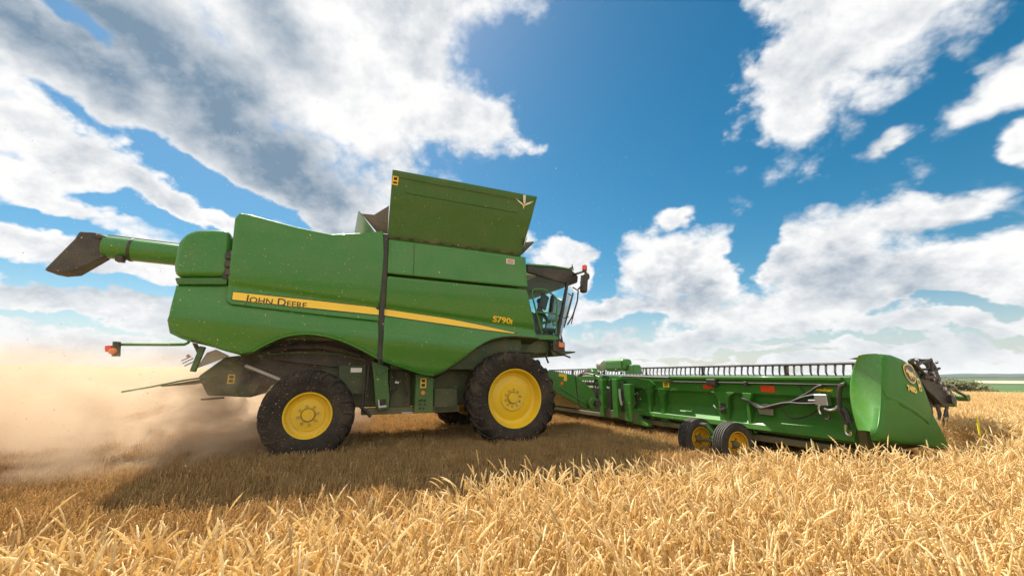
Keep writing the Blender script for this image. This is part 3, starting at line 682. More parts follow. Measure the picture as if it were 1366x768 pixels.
# rubber spout
qs = [(141, 313), (113, 312), (107, 322), (66, 363.5), (84, 367), (102, 365.6), (146, 344)]
q3 = [ony(x, y, ya) for x, y in qs]; m = MB(); hw = ra*.95
for sgn in (-1, 1): pass
L_ = [p+Vector((0, -hw*(.55 if i in (0, 6) else 1.0), 0)) for i, p in enumerate(q3)]; R_ = [p+Vector((0, hw*(.55 if i in (0, 6) else 1.0), 0)) for i, p in enumerate(q3)]
m.loft([L_, [p.lerp(q_, .5) for p, q_ in zip(L_, R_)], R_]); spo = m.build('auger_spout', M['rubber'], aug, bevel=.05, seg=3)
qs = [(113, 309), (127, 310), (142, 315), (140, 319), (113, 316.5)]; m = MB(); m.prism([ony(x, y, ya-hw*.75) for x, y in qs], (0, hw*1.5, 0)); m.build('spout_hood', M['dark'], aug, bevel=.015)
# ------------------------------------------------------------------ wheels
def tyre_mesh(Rr, Wd, rim_r, lugs, lug_h, lug_w, side_w):
    h = Wd/2; m = MB(); c = Rr-lug_h; s = c-rim_r
    prof = [(-h*.78, rim_r-.02), (-h*.86, rim_r+.01), (-h*.96, rim_r+s*.22), (-h, rim_r+s*.48), (-h*.985, rim_r+s*.70), (-h*.92, rim_r+s*.86), (-h*.80, rim_r+s*.945), (-h*.5, c-.008), (0, c)]
    prof = prof+[(-a, b) for a, b in prof[-2::-1]]
    m.lathe(prof, 72, 'y', closed=False)
    m.f = [f for f in m.f if len(f) == 4]
    def carc(y):
        y = -abs(y); ps = prof[:9]
        for (a, ra_), (b, rb_) in zip(ps[2:], ps[3:]):
            if a <= y <= b: return ra_+(rb_-ra_)*(y-a)/(b-a)
        return c
    if lugs:
        for sd in (-1, 1):
            for k in range(lugs):
                a0 = 2*math.pi*(k+(.5 if sd > 0 else 0))/lugs; rings = []
                for i, (yy, an, hh) in enumerate([(-.06, -.035, .9), (.25, .03, 1), (.52, .095, 1), (.78, .165, 1), (.93, .205, .92), (1.01, .235, .55), (1.0, .25, .12)]):
                    y = yy*h*sd; rb = carc(y)-.006 if abs(yy) < .97 else rim_r+s*(.70 if i == 5 else .50)
                    rt = rb+lug_h*hh; w_ = lug_w*(.9+.25*yy); an2 = a0+an*1.15
                    def P(r_, da, yo=0): return Vector((r_*math.cos(an2+da), y+yo, r_*math.sin(an2+da)))
                    yo = sd*lug_h*.55*(1 if i >= 5 else 0)
                    wa = w_/2/Rr; rings.append([P(rb, -wa*1.25), P(rt, -wa, yo), P(rt, wa, yo), P(rb, wa*1.25)])
                m.loft(rings)
    else:
        for y in np.linspace(-h*.7, h*.7, 5):
            m.lathe([(y-h*.11, Rr-lug_h-.004), (y-h*.09, Rr), (y+h*.09, Rr), (y+h*.11, Rr-lug_h-.004)], 64, 'y', closed=True)
    return m
def wheel(x, y, z, Rr, Wd, rim_r, lugs, dish, nuts, nut_r, hub_r, side=-1, steer=0., lug=.045, spin=0.):
    wl = empty('wheel', Vector((x, y, z)), steer, cmb); wl.rotation_euler.y = spin
    m = tyre_mesh(Rr, Wd, rim_r, lugs, lug, .055, 0); ob = m.build('tyre', M['tyre'], None, smooth=45); ob.parent = wl
    h = Wd/2*.80; s = side
    prof = [(s*h*1.02, rim_r+.012), (s*h*1.08, rim_r+.004), (s*h*1.06, rim_r-.018), (s*h*.92, rim_r-.03), (s*h*.80, rim_r-.045)]+[(s*a, b) for a, b in dish]
    m = MB(); m.lathe(prof, 64, 'y', closed=True); m.lathe([(s*h*1.02, rim_r+.01), (-s*h, rim_r+.01), (-s*h*1.05, rim_r-.02), (0, rim_r-.10), (s*dish[1][0]-.03*s, dish[1][1]*.9), (s*dish[1][0]-.03*s, .02)], 48, 'y', closed=True)
    ob = m.build('rim', M['yellow'], None, smooth=32); ob.parent = wl
    yd = s*hub_r[1]; m = MB(); m.lathe([(yd, .001), (yd, hub_r[0]*.9), (yd-s*.012, hub_r[0]), (yd-s*.08, hub_r[0]+.01)], 32, 'y', closed=True); ob = m.build('hub', M['yellow'], None, smooth=32); ob.parent = wl
    proto = None
    for k in range(nuts):
        a = 2*math.pi*(k+.5)/nuts; pos = (nut_r[0]*math.cos(a), s*nut_r[1], nut_r[0]*math.sin(a))
        if proto is None:
            m = MB(); m.lathe([(-s*.012, .024), (s*.016, .022), (s*.03, .012), (s*.03, .001)], 8, 'y', closed=True); proto = m.build('wheel_nut', M['silver'], None, smooth=30); nb = proto
        else: nb = proto.copy(); col.objects.link(nb)
        nb.parent = wl; nb.location = pos
    return wl
zf, zr = .945, .735
fd = [(.16, .52), (.13, .505), (.115, .44), (.125, .415), (.125, .27), (.155, .245), (.155, .135), (.15, .12)]
wheel(0, -1.52, zf, .96, .66, .575, 22, fd, 10, (.165, .158), (.105, .20), -1, 0, .05, .1)
wheel(0, 1.52, zf, .96, .66, .575, 22, fd, 10, (.165, .158), (.105, .20), 1, 0, .05, .3)
rd = [(.155, .34), (.14, .325), (.13, .27), (.145, .262), (.15, .12)]
XR = -3.74
wheel(XR, -1.40, zr, .765, .54, .375, 20, rd, 8, (.155, .152), (.10, .17), -1, R(0), .04, .2)
wheel(XR, 1.40, zr, .765, .54, .375, 20, rd, 8, (.155, .152), (.10, .17), 1, R(0), .04)
# ------------------------------------------------------------------ under the body
UY = -1.25
U = Frame((0, UY, 0), (1, 0, 0))
def plate(name, mat, pts, y, depth, bevel=.012, parent=cmb):
    m = MB(); m.prism([ony(a, b, y) for a, b in pts], (0, depth, 0)); return m.build(name, mat, parent, bevel=bevel)
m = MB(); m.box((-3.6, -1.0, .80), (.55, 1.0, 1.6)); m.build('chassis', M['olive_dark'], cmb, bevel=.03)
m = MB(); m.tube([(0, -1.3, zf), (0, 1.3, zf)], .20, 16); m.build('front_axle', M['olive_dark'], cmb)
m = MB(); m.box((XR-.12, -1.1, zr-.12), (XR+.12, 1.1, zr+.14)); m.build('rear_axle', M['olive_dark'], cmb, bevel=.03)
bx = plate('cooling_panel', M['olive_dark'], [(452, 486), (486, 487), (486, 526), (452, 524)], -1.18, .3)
sticker('serial_plate', M['silver'], bx, Frame((0, -1.18, 0), (1, 0, 0)), 468, 490.5, 482.5, 496.3, lambda u, v: 0, .004)
def pipe(name, mat, pts, y, r, parent=cmb, n=8): m = MB(); m.tube([ony(a, b, y) for a, b in pts], r, n); return m.build(name, mat, parent)
pipe('hydraulic_pipe', M['black'], [(492, 486), (490, 510), (486.5, 540)], -1.28, .022)
pipe('hydraulic_pipe', M['dark'], [(487, 487), (486, 512), (483, 538)], -1.28, .016)
pipe('drain_hose', M['black'], [(480, 541), (487, 547), (494.5, 555.5)], -1.3, .03)
leg1 = plate('frame_leg', M['green_low'], [(496, 481), (518, 489), (518, 508), (520, 530), (519, 545), (505, 548), (501, 540), (499, 510)], -1.33, .22)
br = plate('leg_brace', M['green_low'], [(501.5, 497), (517, 488), (520, 491.5), (505, 501)], -1.36, .03, .006)
k1 = plate('socket', M['black'], [(506, 533), (514.6, 532), (515, 541), (506.6, 543)], -1.37, .05, .006, leg1)
plate('socket_bracket', M['silver'], [(504.2, 533), (506, 533), (506.6, 541), (515.4, 540), (515.6, 542.6), (505, 544)], -1.375, .03, 0, leg1)
plate('gear_housing', M['olive_dark'], [(519, 492), (547, 496), (548, 545), (520, 545)], -1.1, .5)
pipe('hose', M['black'], [(524, 494), (530, 508), (528, 518), (521, 524), (519, 534)], -1.22, .022)
pipe('hose', M['dark'], [(541, 498), (539, 512), (543, 526), (541, 540)], -1.2, .018)
plate('valve_block', M['silver'], [(527, 508), (532.5, 508.4), (532, 511.6), (527, 511)], -1.24, .05, .004)
leg2 = plate('frame_leg', M['green_low'], [(555, 499), (578.5, 502), (578, 550), (552.5, 551), (554, 525)], -1.33, .25)
F2 = Frame((0, -1.33, 0), (1, 0, 0)); zero = lambda u, v: 0.
sticker('warning_sticker', M['decal_y'], leg2, F2, 561, 504.3, 568.4, 517, zero, .004, [(.2, .1, .8, .42, K), (.2, .56, .8, .88, K)])
def disc(name, mat, x, y, rpx, fr, parent, lift):
    u, v = fr.px(x, y); r_ = abs(fr.px(x+rpx, y)[0]-u); m = MB(); m.add([fr.at(u+r_*math.cos(a), v+r_*math.sin(a), lift) for a in np.linspace(0, 6.283, 21)[:-1]], [list(range(20))]); return m.build(name, mat, parent, smooth=0)
disc('reflector', M['orange'], 564.3, 523.5, 2.7, F2, leg2, .004)
for (x, y) in ((559.5, 534), (563, 533), (567, 534), (560, 539), (566.5, 539), (560, 544), (565, 544)):
    p = ony(x, y, -1.33); m = MB(); m.lathe([(0, .022), (-.02, .02), (-.02, .001)], 8, 'y', p, closed=True); m.build('bolt', M['dark'], leg2)
tbx = plate('tool_box', M['olive_dark'], [(579, 517.5), (610, 518), (611, 549), (579, 550)], -1.25, .5, .02)
m = MB(); a, b = ony(482, 548, -1.2), ony(612, 552, -1.2); m.box((a.x, -1.25, a.z-.07), (b.x, -1.1, a.z+.05)); m.build('bottom_rail', M['olive_dark'], cmb, bevel=.01)
plate('skid_plate', M['silver'], [(536, 549.5), (551, 549), (551, 550.6), (536, 551.4)], -1.27, .03, 0)
# dark machinery in the rear arch
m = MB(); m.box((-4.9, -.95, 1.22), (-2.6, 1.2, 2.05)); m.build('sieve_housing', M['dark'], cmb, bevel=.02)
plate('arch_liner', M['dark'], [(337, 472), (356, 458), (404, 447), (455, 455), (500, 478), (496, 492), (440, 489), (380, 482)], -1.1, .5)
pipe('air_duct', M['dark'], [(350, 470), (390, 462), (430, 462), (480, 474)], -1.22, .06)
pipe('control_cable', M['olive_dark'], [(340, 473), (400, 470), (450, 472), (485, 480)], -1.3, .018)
# chopper and spreader behind the rear wheel
ch = plate('straw_chopper', M['olive_dark'], [(300, 476), (345, 471), (356, 500), (336, 530), (276, 527), (264, 502)], -.95, 1.9, .03)
sticker('warning_sticker', M['decal_y'], ch, Frame((0, -.95, 0), (1, 0, 0)), 304.5, 499, 312.5, 511.5, zero, .004, [(.2, .15, .8, .42, K), (.2, .56, .8, .85, K)])
plate('straw_deflector', M['pale'], [(262, 491), (306, 474.5), (288, 466), (276, 470)], -1.2, .04, .004)
plate('tail_post', M['green_low'], [(266, 461), (273.5, 462.5), (259.5, 496), (252.5, 495)], -1.28, .10, .008)
plate('tail_post', M['dark'], [(256, 457), (262, 458), (268, 470), (263, 472)], -1.2, .08, .006)
for k, (a, b) in enumerate((((242, 481), (255, 475)), ((243.5, 484.5), (258, 477.5)), ((246, 488), (262, 480)))): pipe('reflective_rod', M['silver'], [a, b], -1.1, .010)
pipe('tail_gate_rod', M['green_low'], [(290, 500.5), (240, 508), (200, 516), (162, 522.5)], -1.15, .014)
m = MB(); a, b = ony(285, 503, -1.0), ony(215, 514, -1.0); m.prism([a, b, b+Vector((0, 1.9, 0)), a+Vector((0, 1.9, 0))], (0, 0, -.02)); m.build('spreader_deck', M['olive_dark'], cmb)
pipe('spreader_edge', M['dark'], [(268, 532.5), (283, 531.5), (299, 530)], -1.2, .015)
pipe('hydraulic_ram', M['pale'], [(326, 487), (349, 496), (373, 506)], -1.3, .026)
pipe('ram_barrel', M['dark'], [(316, 481), (327, 487.5)], -1.3, .04)
disc('reflector', M['orange'], 251, 474.5, 2.6, Frame((0, -1.3, 0), (1, 0, 0)), cmb, .0)
# rear marker arm with lamp
arm = pipe('marker_arm', M['green'], [(253, 453), (251, 457), (246, 459.3), (230, 459.6), (160, 459.2)], -1.55, .022)
lm = plate('lamp_bracket', M['olive_dark'], [(150, 455), (160, 455.5), (159, 475), (148.5, 475)], -1.6, .05, .006)
plate('marker_lamp', M['red'], [(139, 461), (148, 460), (148.5, 469.5), (139.5, 469)], -1.62, .09, .012, lm)
m = MB(); p = ony(151.3, 468.3, -1.62); m.lathe([(0, .05), (-.03, .048), (-.045, .03), (-.045, .001)], 16, 'y', p, closed=True); m.build('marker_lamp', M['orange'], lm)
plate('lamp_cap', M['black'], [(152, 455), (159.5, 455.4), (159, 463), (152, 462)], -1.65, .05, .006, lm)
# ------------------------------------------------------------------ cab
cy = 1.2
bot_f, top_f = ony(743, 447, -cy), ony(757, 379, -cy)
xb, zb = ony(704, 447, -cy).x, bot_f.z
roof_t = [ony(703.5, 354, -cy), ony(740, 356.5, -cy), ony(764, 360.5, -cy), ony(772, 368, -cy), ony(771, 377, -cy), ony(757, 379.5, -cy), ony(730, 371, -cy), ony(703.5, 363, -cy)]
m = MB(); m.prism(roof_t, (0, 2*cy, 0)); roof = m.build('cab_roof', M['dark'], cmb, bevel=.04, seg=3)
m = MB(); a, b = roof_t[0], roof_t[2]; m.prism([a+Vector((0, 0, .0)), roof_t[1], b, b+Vector((0, 0, .045)), roof_t[1]+Vector((0, 0, .05)), a+Vector((0, 0, .05))], (0, 2*cy, 0)); m.build('roof_cap', M['green'], roof, bevel=.015)
zu = roof_t[7].z-.02; m = MB(); m.box((xb-.1, -cy+.06, zu-.03), (top_f.x-.05, cy-.06, zu+.06)); hl = m.build('headliner', M['headliner'], roof, bevel=.02)
m = MB(); m.box((xb-.2, -cy-.02, zb-.12), (bot_f.x+.03, -cy+.16, zb)); m.build('cab_floor', M['green'], cmb, bevel=.015)
m = MB(); m.box((xb-.7, -cy+.12, zb-.42), (bot_f.x-.02, -cy+.2, zb-.11)); m.build('cab_base', M['olive_dark'], cmb, bevel=.03); m = MB(); m.box((xb-.7, -cy+.2, zb-.46), (bot_f.x+.3, cy-.1, zb-.40)); m.build('cab_base', M['olive_dark'], cmb, bevel=.01)
m = MB(); m.box((xb-.25, -.55, zb-.4), (xb-.12, cy-.1, zu)); m.build('cab_rear_wall', M['dark'], cmb)
for s in (-1, 1):
    m = MB(); a, b = Vector((bot_f.x, s*cy, zb-.02)), Vector((top_f.x, s*cy, top_f.z+.05)); m.tube([a, a.lerp(b, .5)+Vector((.01, 0, 0)), b], [.055, .045, .038], 8); m.build('cab_pillar', M['black'], cmb)
def pane(name, vs, fs): m = MB(); m.add(vs, fs); return m.build(name, M['glass'], cmb, smooth=60)
for s in (-1, 1): pane('side_window', [(xb-.1, s*(cy-.01), zb), (bot_f.x, s*(cy-.01), zb), (top_f.x, s*(cy-.01), top_f.z), (xb-.1, s*(cy-.01), zu)], [(0, 1, 2, 3)])
ws = []; n_ = 10
for i in range(n_+1):
    a = -1+2*i/n_; bulge = .72*(1-a*a); ws += [Vector((bot_f.x+bulge*.8, a*cy, zb-.05)), Vector((top_f.x+bulge, a*cy, top_f.z))]
pane('windscreen', ws, [(2*i, 2*i+2, 2*i+3, 2*i+1) for i in range(n_)])
m = MB(); m.tube([Vector((bot_f.x+.72*.8*.80+.02, -.5, zb-.05)).lerp(Vector((top_f.x+.72*.82+.02, -.5, top_f.z)), q) for q in (.26, .5, .7, .97)], [.03, .035, .03, .02], 6); m.build('wiper', M['black'], cmb)
pipe('mirror_stay', M['black'], [(764, 383), (771.5, 388), (770, 402), (764, 421), (757, 433)], -.9, .018)
pipe('mirror_stay', M['black'], [(771, 388), (770, 400), (762, 432)], -1.25, .012)
pipe('stay_link', M['black'], [(752, 424), (758.5, 422.5)], -1.2, .012); pipe('stay_link', M['black'], [(757, 391), (762.5, 394)], -1.2, .012)
# mirrors, beacon
m = MB(); a = ony(780.5, 377.5, -1.55); m.box((a.x-.10, a.y-.07, a.z-.24), (a.x+.05, a.y+.09, a.z+.22), Euler((0, R(7), R(12))).to_matrix()); m.build('mirror', M['dark'], cmb, bevel=.05, seg=3)
m = MB(); a2 = ony(780.5, 377.5, -1.55); m.tube([ony(765, 366, -1.2), ony(772, 364, -1.35), ony(778, 362, -1.5)], .03, 8); m.build('mirror_arm', M['dark'], cmb)
m = MB(); a = ony(781, 369, -1.42); m.ball(a, .105, 8, (1, 1, 1)); m.build('work_lamp', M['dark'], cmb)
m = MB(); m.tube([ony(771, 386, -1.2), ony(776, 381, -1.3), ony(774.5, 376, -1.2)], .02, 8); m.build('grab_handle', M['black'], cmb)
m = MB(); a = ony(779.8, 360.5, -1.4); m.tube([a-EZ*.06, a+EZ*.02], .05, 16); m.build('beacon_base', M['dark'], cmb)
m = MB(); a = ony(779.8, 357, -1.4); m.lathe([(-.06, .062), (.04, .062), (.06, .05), (.065, .001)], 20, 'z', a, closed=True); m.build('beacon', M['red'], cmb)
m = MB(); m.tube([ony(765, 361, -1.1), ony(763, 352.5, -1.15)], .012, 6); m.build('aerial', M['black'], cmb)
m = MB(); m.box((0, 0, 0), (.05, .12, .30), None); a = ony(766, 366, -1.15); m.v = [v+a-Vector((.12, .05, .12)) for v in m.v]; m.build('roof_lamp', M['dark'], roof, bevel=.02)
# hand rail loop
m = MB(); m.tube([ony(x, y, -1.34) for x, y in smooth_poly([(723, 445), (716, 418), (709, 391), (711, 386), (715, 385), (726, 386), (735, 391), (743.7, 399), (742.6, 420), (741.6, 446)], 1)], .02, 8); rl = m.build('hand_rail', M['green'], cmb)
m = MB(); m.tube([ony(716.5, 416, -1.34), ony(742.6, 418.3, -1.34)], .018, 8); m.build('rail_bar', M['green'], rl)
# lower front: marker lamp, step rods
plate('turn_lamp', M['orange'], [(746, 456.3), (752.5, 457), (752.3, 463.6), (746, 463)], -1.36, .10, .012)
plate('lamp_housing', M['dark'], [(738, 454.6), (753.6, 456), (754, 466), (748, 470), (738, 468)], -1.3, .2, .02)
plate('step_plate', M['olive_dark'], [(735, 467), (768, 468.6), (767, 470.4), (752, 473), (738, 474)], -1.25, .3, .006)
pipe('step_rod', M['dark'], [(744, 470), (760.5, 476.6)], -1.3, .02)
pipe('hydraulic_hose', M['black'], [(730, 470), (728.5, 476), (731.5, 484)], -1.2, .022)
# seat, monitor, steering wheel
sx = 1.16; sy = -.27; sz = 1.84
m = MB(); m.box((sx-.05, sy-.27, sz+.42), (sx+.42, sy+.27, sz+.56)); m.build('driver_seat', M['seat'], cmb, bevel=.05, seg=3)
m = MB(); m.box((sx-.15, sy-.26, sz+.5), (sx-.03, sy+.26, sz+1.10), Euler((0, R(-8), 0)).to_matrix()); m.build('seat_back', M['seat'], cmb, bevel=.05, seg=3)
m = MB(); a = ony(725.5, 402, -.75); m.box((a.x-.13, a.y-.02, a.z-.19), (a.x+.13, a.y+.03, a.z+.19), Euler((0, R(22), R(20))).to_matrix()); m.build('monitor', M['dark'], cmb, bevel=.02)
m = MB(); m.tube([a-Vector((.1, 0, .15)), Vector((1.35, -.68, 2.75)), Vector((1.3, -.62, 2.3))], .02, 6); m.build('monitor_arm', M['black'], cmb)
m = MB(); c0 = Vector((sx+.72, sy, sz+.96)); m.tube([c0+Vector((.16*math.cos(q)*.55, .19*math.sin(q), .16*math.cos(q)*.85)) for q in np.linspace(0, 6.2832, 22)], .015, 6); sw = m.build('steering_wheel', M['black'], cmb)
m = MB(); m.tube([c0, Vector((sx+.9, sy, sz+.1))], .04, 8); m.build('steering_column', M['dark'], cmb)
m = MB(); m.box((bot_f.x-.16, -cy+.15, zb+.55), (bot_f.x-.11, -cy+.3, zb+.98), Euler((0, R(10), 0)).to_matrix(), (bot_f.x, -cy, zb)); m.build('display', M['black'], cmb, bevel=.01)
# operator: one continuous seated body, head with features, clothing colours as separate skins
def skinned(name, joints, edges, mat, root=0, sub=2):
    me = bpy.data.meshes.new(name); me.from_pydata([j[0] for j in joints], edges, []); ob = bpy.data.objects.new(name, me); col.objects.link(ob)
    ob.modifiers.new('skin', 'SKIN')
    for i, j in enumerate(joints): r_ = j[1]; me.skin_vertices[0].data[i].radius = r_ if isinstance(r_, tuple) else (r_, r_)
    me.skin_vertices[0].data[root].use_root = True
    s_ = ob.modifiers.new('sub', 'SUBSURF'); s_.levels = sub; s_.render_levels = sub
    dg = bpy.context.evaluated_depsgraph_get(); bpy.context.view_layer.update()
    m2 = bpy.data.meshes.new_from_object(ob.evaluated_get(bpy.context.evaluated_depsgraph_get())); bpy.data.objects.remove(ob)
    m2.materials.clear(); [m2.materials.append(x) for x in mat]; m2.shade_smooth(); ob = bpy.data.objects.new(name, m2); col.objects.link(ob); return ob
hip = Vector((sx+.12, sy, sz+.65))
per = tag(empty('person', ORG+EX*hip.x+EY*hip.y+EZ*hip.z, YAW), 'operator in a green shirt seated behind the cab glass, hands on the steering wheel', 'person')
J = [((0, 0, 0), (.15, .12)), ((.02, 0, .18), (.15, .11)), ((.05, 0, .38), (.18, .11)), ((.07, 0, .50), (.10, .08)), ((.09, 0, .58), (.055, .055)), ((.11, 0, .70), (.075, .09)), ((.12, 0, .78), (.07, .085)),
     ((.07, .20, .44), .06), ((.20, .25, .22), .047), ((.44, .16, .28), .036), ((.52, .15, .30), .034), ((.07, -.20, .44), .06), ((.20, -.25, .22), .047), ((.44, -.16, .28), .036), ((.52, -.15, .30), .034),
     ((.10, .10, 0), .09), ((.48, .13, .02), .07), ((.55, .13, -.38), .05), ((.66, .13, -.46), .04), ((.10, -.10, 0), .09), ((.48, -.13, .02), .07), ((.55, -.13, -.38), .05), ((.66, -.13, -.46), .04)]
Ed = [(0, 1), (1, 2), (2, 3), (3, 4), (4, 5), (5, 6), (2, 7), (7, 8), (8, 9), (9, 10), (2, 11), (11, 12), (12, 13), (13, 14), (0, 15), (15, 16), (16, 17), (17, 18), (0, 19), (19, 20), (20, 21), (21, 22)]
body = skinned('body', J, Ed, [M['skin'], M['shirt'], M['seat']])
for p in body.data.polygons:
    c = p.center; p.material_index = 0 if (c.z > .53 or c.x > .40 and c.z > .15) else (1 if c.z > .05 else 2)
body.parent = per
m = MB(); m.ball((.11, 0, .775), .088, 8, (1.15, .95, .95)); m.v = [v for v in m.v]; m.build('cap', M['cap'], None).parent = per
m = MB(); m.box((.17, -.06, .775), (.27, .06, .79)); m.build('cap_peak', M['cap'], None, bevel=.006).parent = per
m = MB(); m.loft([[(.19, -.014, .735), (.19, .014, .735), (.188, .012, .70), (.188, -.012, .70)], [(.215, -.010, .71), (.215, .010, .71), (.213, .01, .70), (.213, -.01, .70)]]); m.build('nose', M['skin'], None).parent = per
for s in (-1, 1):
    m = MB(); m.ball((.187, s*.032, .74), .011, 5); m.build('eye', M['black'], None).parent = per
    m = MB(); m.ball((.10, s*.083, .725), .026, 5, (.8, .35, 1.2)); m.build('ear', M['skin'], None).parent = per
    for k in range(4): m = MB(); q = Vector((.545, s*(.155-.010*k), .335-.018*k)); m.tube([Vector((.52, s*.15, .32-.016*k)), q, q+Vector((-.01, -s*.025, -.012))], [.010, .009, .007], 6); m.build('finger', M['skin'], None).parent = per
    m = MB(); m.tube([Vector((.51, s*.145, .32)), Vector((.515, s*.12, .335)), Vector((.53, s*.105, .335))], [.011, .010, .008], 6); m.build('thumb', M['skin'], None).parent = per
# feeder house between the machine and the header
fy = -.8
fp = [(738, 494), (752, 497), (767.5, 500.5), (778, 508), (792, 521), (797, 538), (783, 546), (746.5, 526), (725, 514), (715, 495)]
q = [ony(x, y, fy) for x, y in fp]; m = MB(); m.prism(q, (0, 1.6, 0)); fh = m.build('feeder_house', M['green'], cmb, bevel=.02)
FF = Frame((0, fy, 0), (1, 0, 0))
for pts in (([(745.5, 497.5), (756, 499), (756, 508), (752, 508), (752, 502.4), (745, 501.6)]),): 
    m = MB(); m.add([FF.at(*FF.px(*p), .004) for p in pts], [list(range(len(pts)))]); m.build('warning_sticker', M['decal_y'], fh, smooth=0)
disc('reflector', M['orange'], 749.5, 511, 2., FF, fh, .004)
pipe('feeder_seam', M['dark'], [(767.5, 501), (769.5, 520), (772, 539)], fy-.005, .012, fh); pipe('feeder_rib', M['green'], [(747, 517), (768, 530), (783, 540)], fy-.01, .014, fh)
m = MB(); a = ony(789, 538, fy); m.lathe([(-.12, .001), (-.12, .13), (-.10, .15), (.2, .15), (.2, .001)], 24, 'y', a, closed=True); m.build('drive_guard', M['green'], fh)
m = MB(); a = ony(795, 538, fy-.1); m.lathe([(-.10, .001), (-.10, .085), (.0, .085)], 20, 'y', a, closed=True); m.build('drive_shaft', M['dark'], fh)

# ------------------------------------------------------------------ draper header
HB = 3.3
hw0 = ORG+EX*HB
hd = tag(empty('draper_header', hw0, YAW), 'long green draper header with dark reel, low at the front of the harvester', 'header')
OFF[hd.name] = Vector((HB, 0, 0))
YR, YL = -6.05, 6.1
def hbox(name, mat, x0, x1, y0, y1, z0, z1, bevel=.01, parent=hd): m = MB(); m.box((x0, min(y0, y1), z0), (x1, max(y0, y1), z1)); return m.build(name, mat, parent, bevel=bevel)
G = M['header_green']
beam = hbox('top_beam', G, HB, HB+.16, YL, YR, 1.245, 1.375, .012)
hbox('beam_rail', G, HB-.05, HB, -2.6, YR+.1, 1.325, 1.37, .006)
pipe('beam_pipe', M['dark'], [(898, 510.5), (985, 511.4), (1060, 512.5), (1128, 514)], 0, .001) if False else None
m = MB(); m.tube([(HB-.03, -2.5, 1.262), (HB-.03, -4.2, 1.262), (HB-.03, -5.95, 1.262)], .016, 6); m.build('beam_pipe', M['dark'], hd)
uf = hbox('upper_face', G, HB+.015, HB+.05, -1.2, YR, 1.08, 1.245, .004)
# back sheet: recessed panel with folded lower lip
prof = [(HB+.06, 1.08), (HB+.10, 1.02), (HB+.13, .78), (HB+.03, .64), (HB-.04, .575), (HB-.05, .50), (HB+.05, .45), (HB+.20, .46), (HB+.20, 1.08)]
m = MB(); m.loft([[Vector((x, y, z)) for x, z in prof] for y in (-1.3, YR+.05)]); m.build('back_sheet', M['header_green'], hd, smooth=20)
m = MB(); m.loft([[Vector((x, y, z)) for x, z in prof] for y in (1.3, YL)]); m.build('back_sheet', M['header_green'], hd, smooth=20)
hbox('centre_panel', M['black'], HB+.08, HB+.14, -1.35, 1.35, .34, 1.05, .01)
hbox('draper_deck', M['black'], HB+.2, HB+1.35, -5.9, 5.9, .40, .47, .01)
hbox('cutter_bar', M['dark'], HB+1.35, HB+1.5, -5.95, 5.95, .22, .27, .01)
m = MB(); 
for sy in (-1, 1): pass
hbox('deck_frame', M['olive_dark'], HB+.05, HB+1.2, -5.9, 5.9, .30, .40, .01)
# posts with gusset corners
def post(px0, px1, y0, wd, gus=.16):
    m = MB(); x = HB-.035
    o = [(-wd/2, .42), (-wd/2, .95), (-wd/2-.05, 1.03), (-wd/2-gus, 1.09), (wd/2+gus, 1.09), (wd/2+.05, 1.03), (wd/2, .95), (wd/2, .42), (.05, .42), (.03, .50), (-.03, .50), (-.05, .42)]
    m.prism([Vector((x, y0+a, z)) for a, z in o], (.085, 0, 0)); return m.build('frame_post', G, hd, bevel=.008)
def on_back(px, py, dx=0.): return onx(px, py, HB+dx)
yp = on_back(967, 545).y
pst = post(0, 0, yp, .20)
m = MB(); a = Vector((HB-.045, yp, .80)); m.box(a-Vector((.01, .055, .09)), a+Vector((.02, .055, .09))); m.build('post_opening', M['black'], pst)
for yy, wd in ((on_back(1000, 545).y, .06), (-2.35, .12), (-1.95, .09)): post(0, 0, yy, wd, .06)
def bpipe(name, mat, pts, dx, r, parent=hd, it=2):
    m = MB(); m.tube([on_back(x, y, dx) for x, y in smooth_poly(pts, it)], r, 7); return m.build(name, mat, parent)
# centre section: coupling frame, uprights, multi-coupler box on top, rods
for i, (x, y0_, y1_, wd, mt) in enumerate(((803, 506, 554, .16, G), (812.5, 506, 553, .05, M['dark']), (821, 505, 556, .20, G), (829.5, 509, 552, .10, M['black']), (838, 512, 561, .24, G))):
    a, b = on_back(x, y0_, -.15), on_back(x, y1_, -.15); hbox('coupling_upright', mt, HB-.20+(.06 if mt is not G else 0), HB-.06, a.y-wd/2, a.y+wd/2, b.z, a.z, .01)
m = MB(); pts = [(836, 560), (846, 545), (849, 556), (864, 566), (864.5, 569), (845, 564.5), (836, 562)]; m.prism([on_back(x, y, -.15) for x, y in pts], (.12, 0, 0)); m.build('support_foot', G, hd, bevel=.006)
a, b = on_back(800, 548, -.15), on_back(848, 560, -.15); m = MB(); m.prism([on_back(x, y, -.16) for x, y in [(800, 544), (848, 552), (850, 563), (800, 554)]], (.2, 0, 0)); m.build('coupling_sill', M['olive_dark'], hd, bevel=.01)
m = MB(); m.prism([on_back(x, y, -.05) for x, y in [(796, 503.5), (851, 504.5), (866, 507), (872, 513), (868, 519), (796, 512)]], (.14, 0, 0)); m.build('coupling_head', G, hd, bevel=.012)
a, b = on_back(818.8, 486.6), on_back(806, 480); m = MB(); hx = abs(on_back(806, 486).y-on_back(831.6, 486).y)/2
m.box((HB-.02, a.y-hx, a.z-.16), (HB+.30, a.y+hx, a.z+.15)); m.build('oil_tank', M['green'], hd, bevel=.09, seg=4)
m = MB(); c0 = on_back(803, 487.5, .05); m.lathe([(-.10, .001), (-.10, .13), (.06, .15), (.06, .001)], 20, 'y', c0, closed=True); m.build('filter_can', M['pale'], hd)
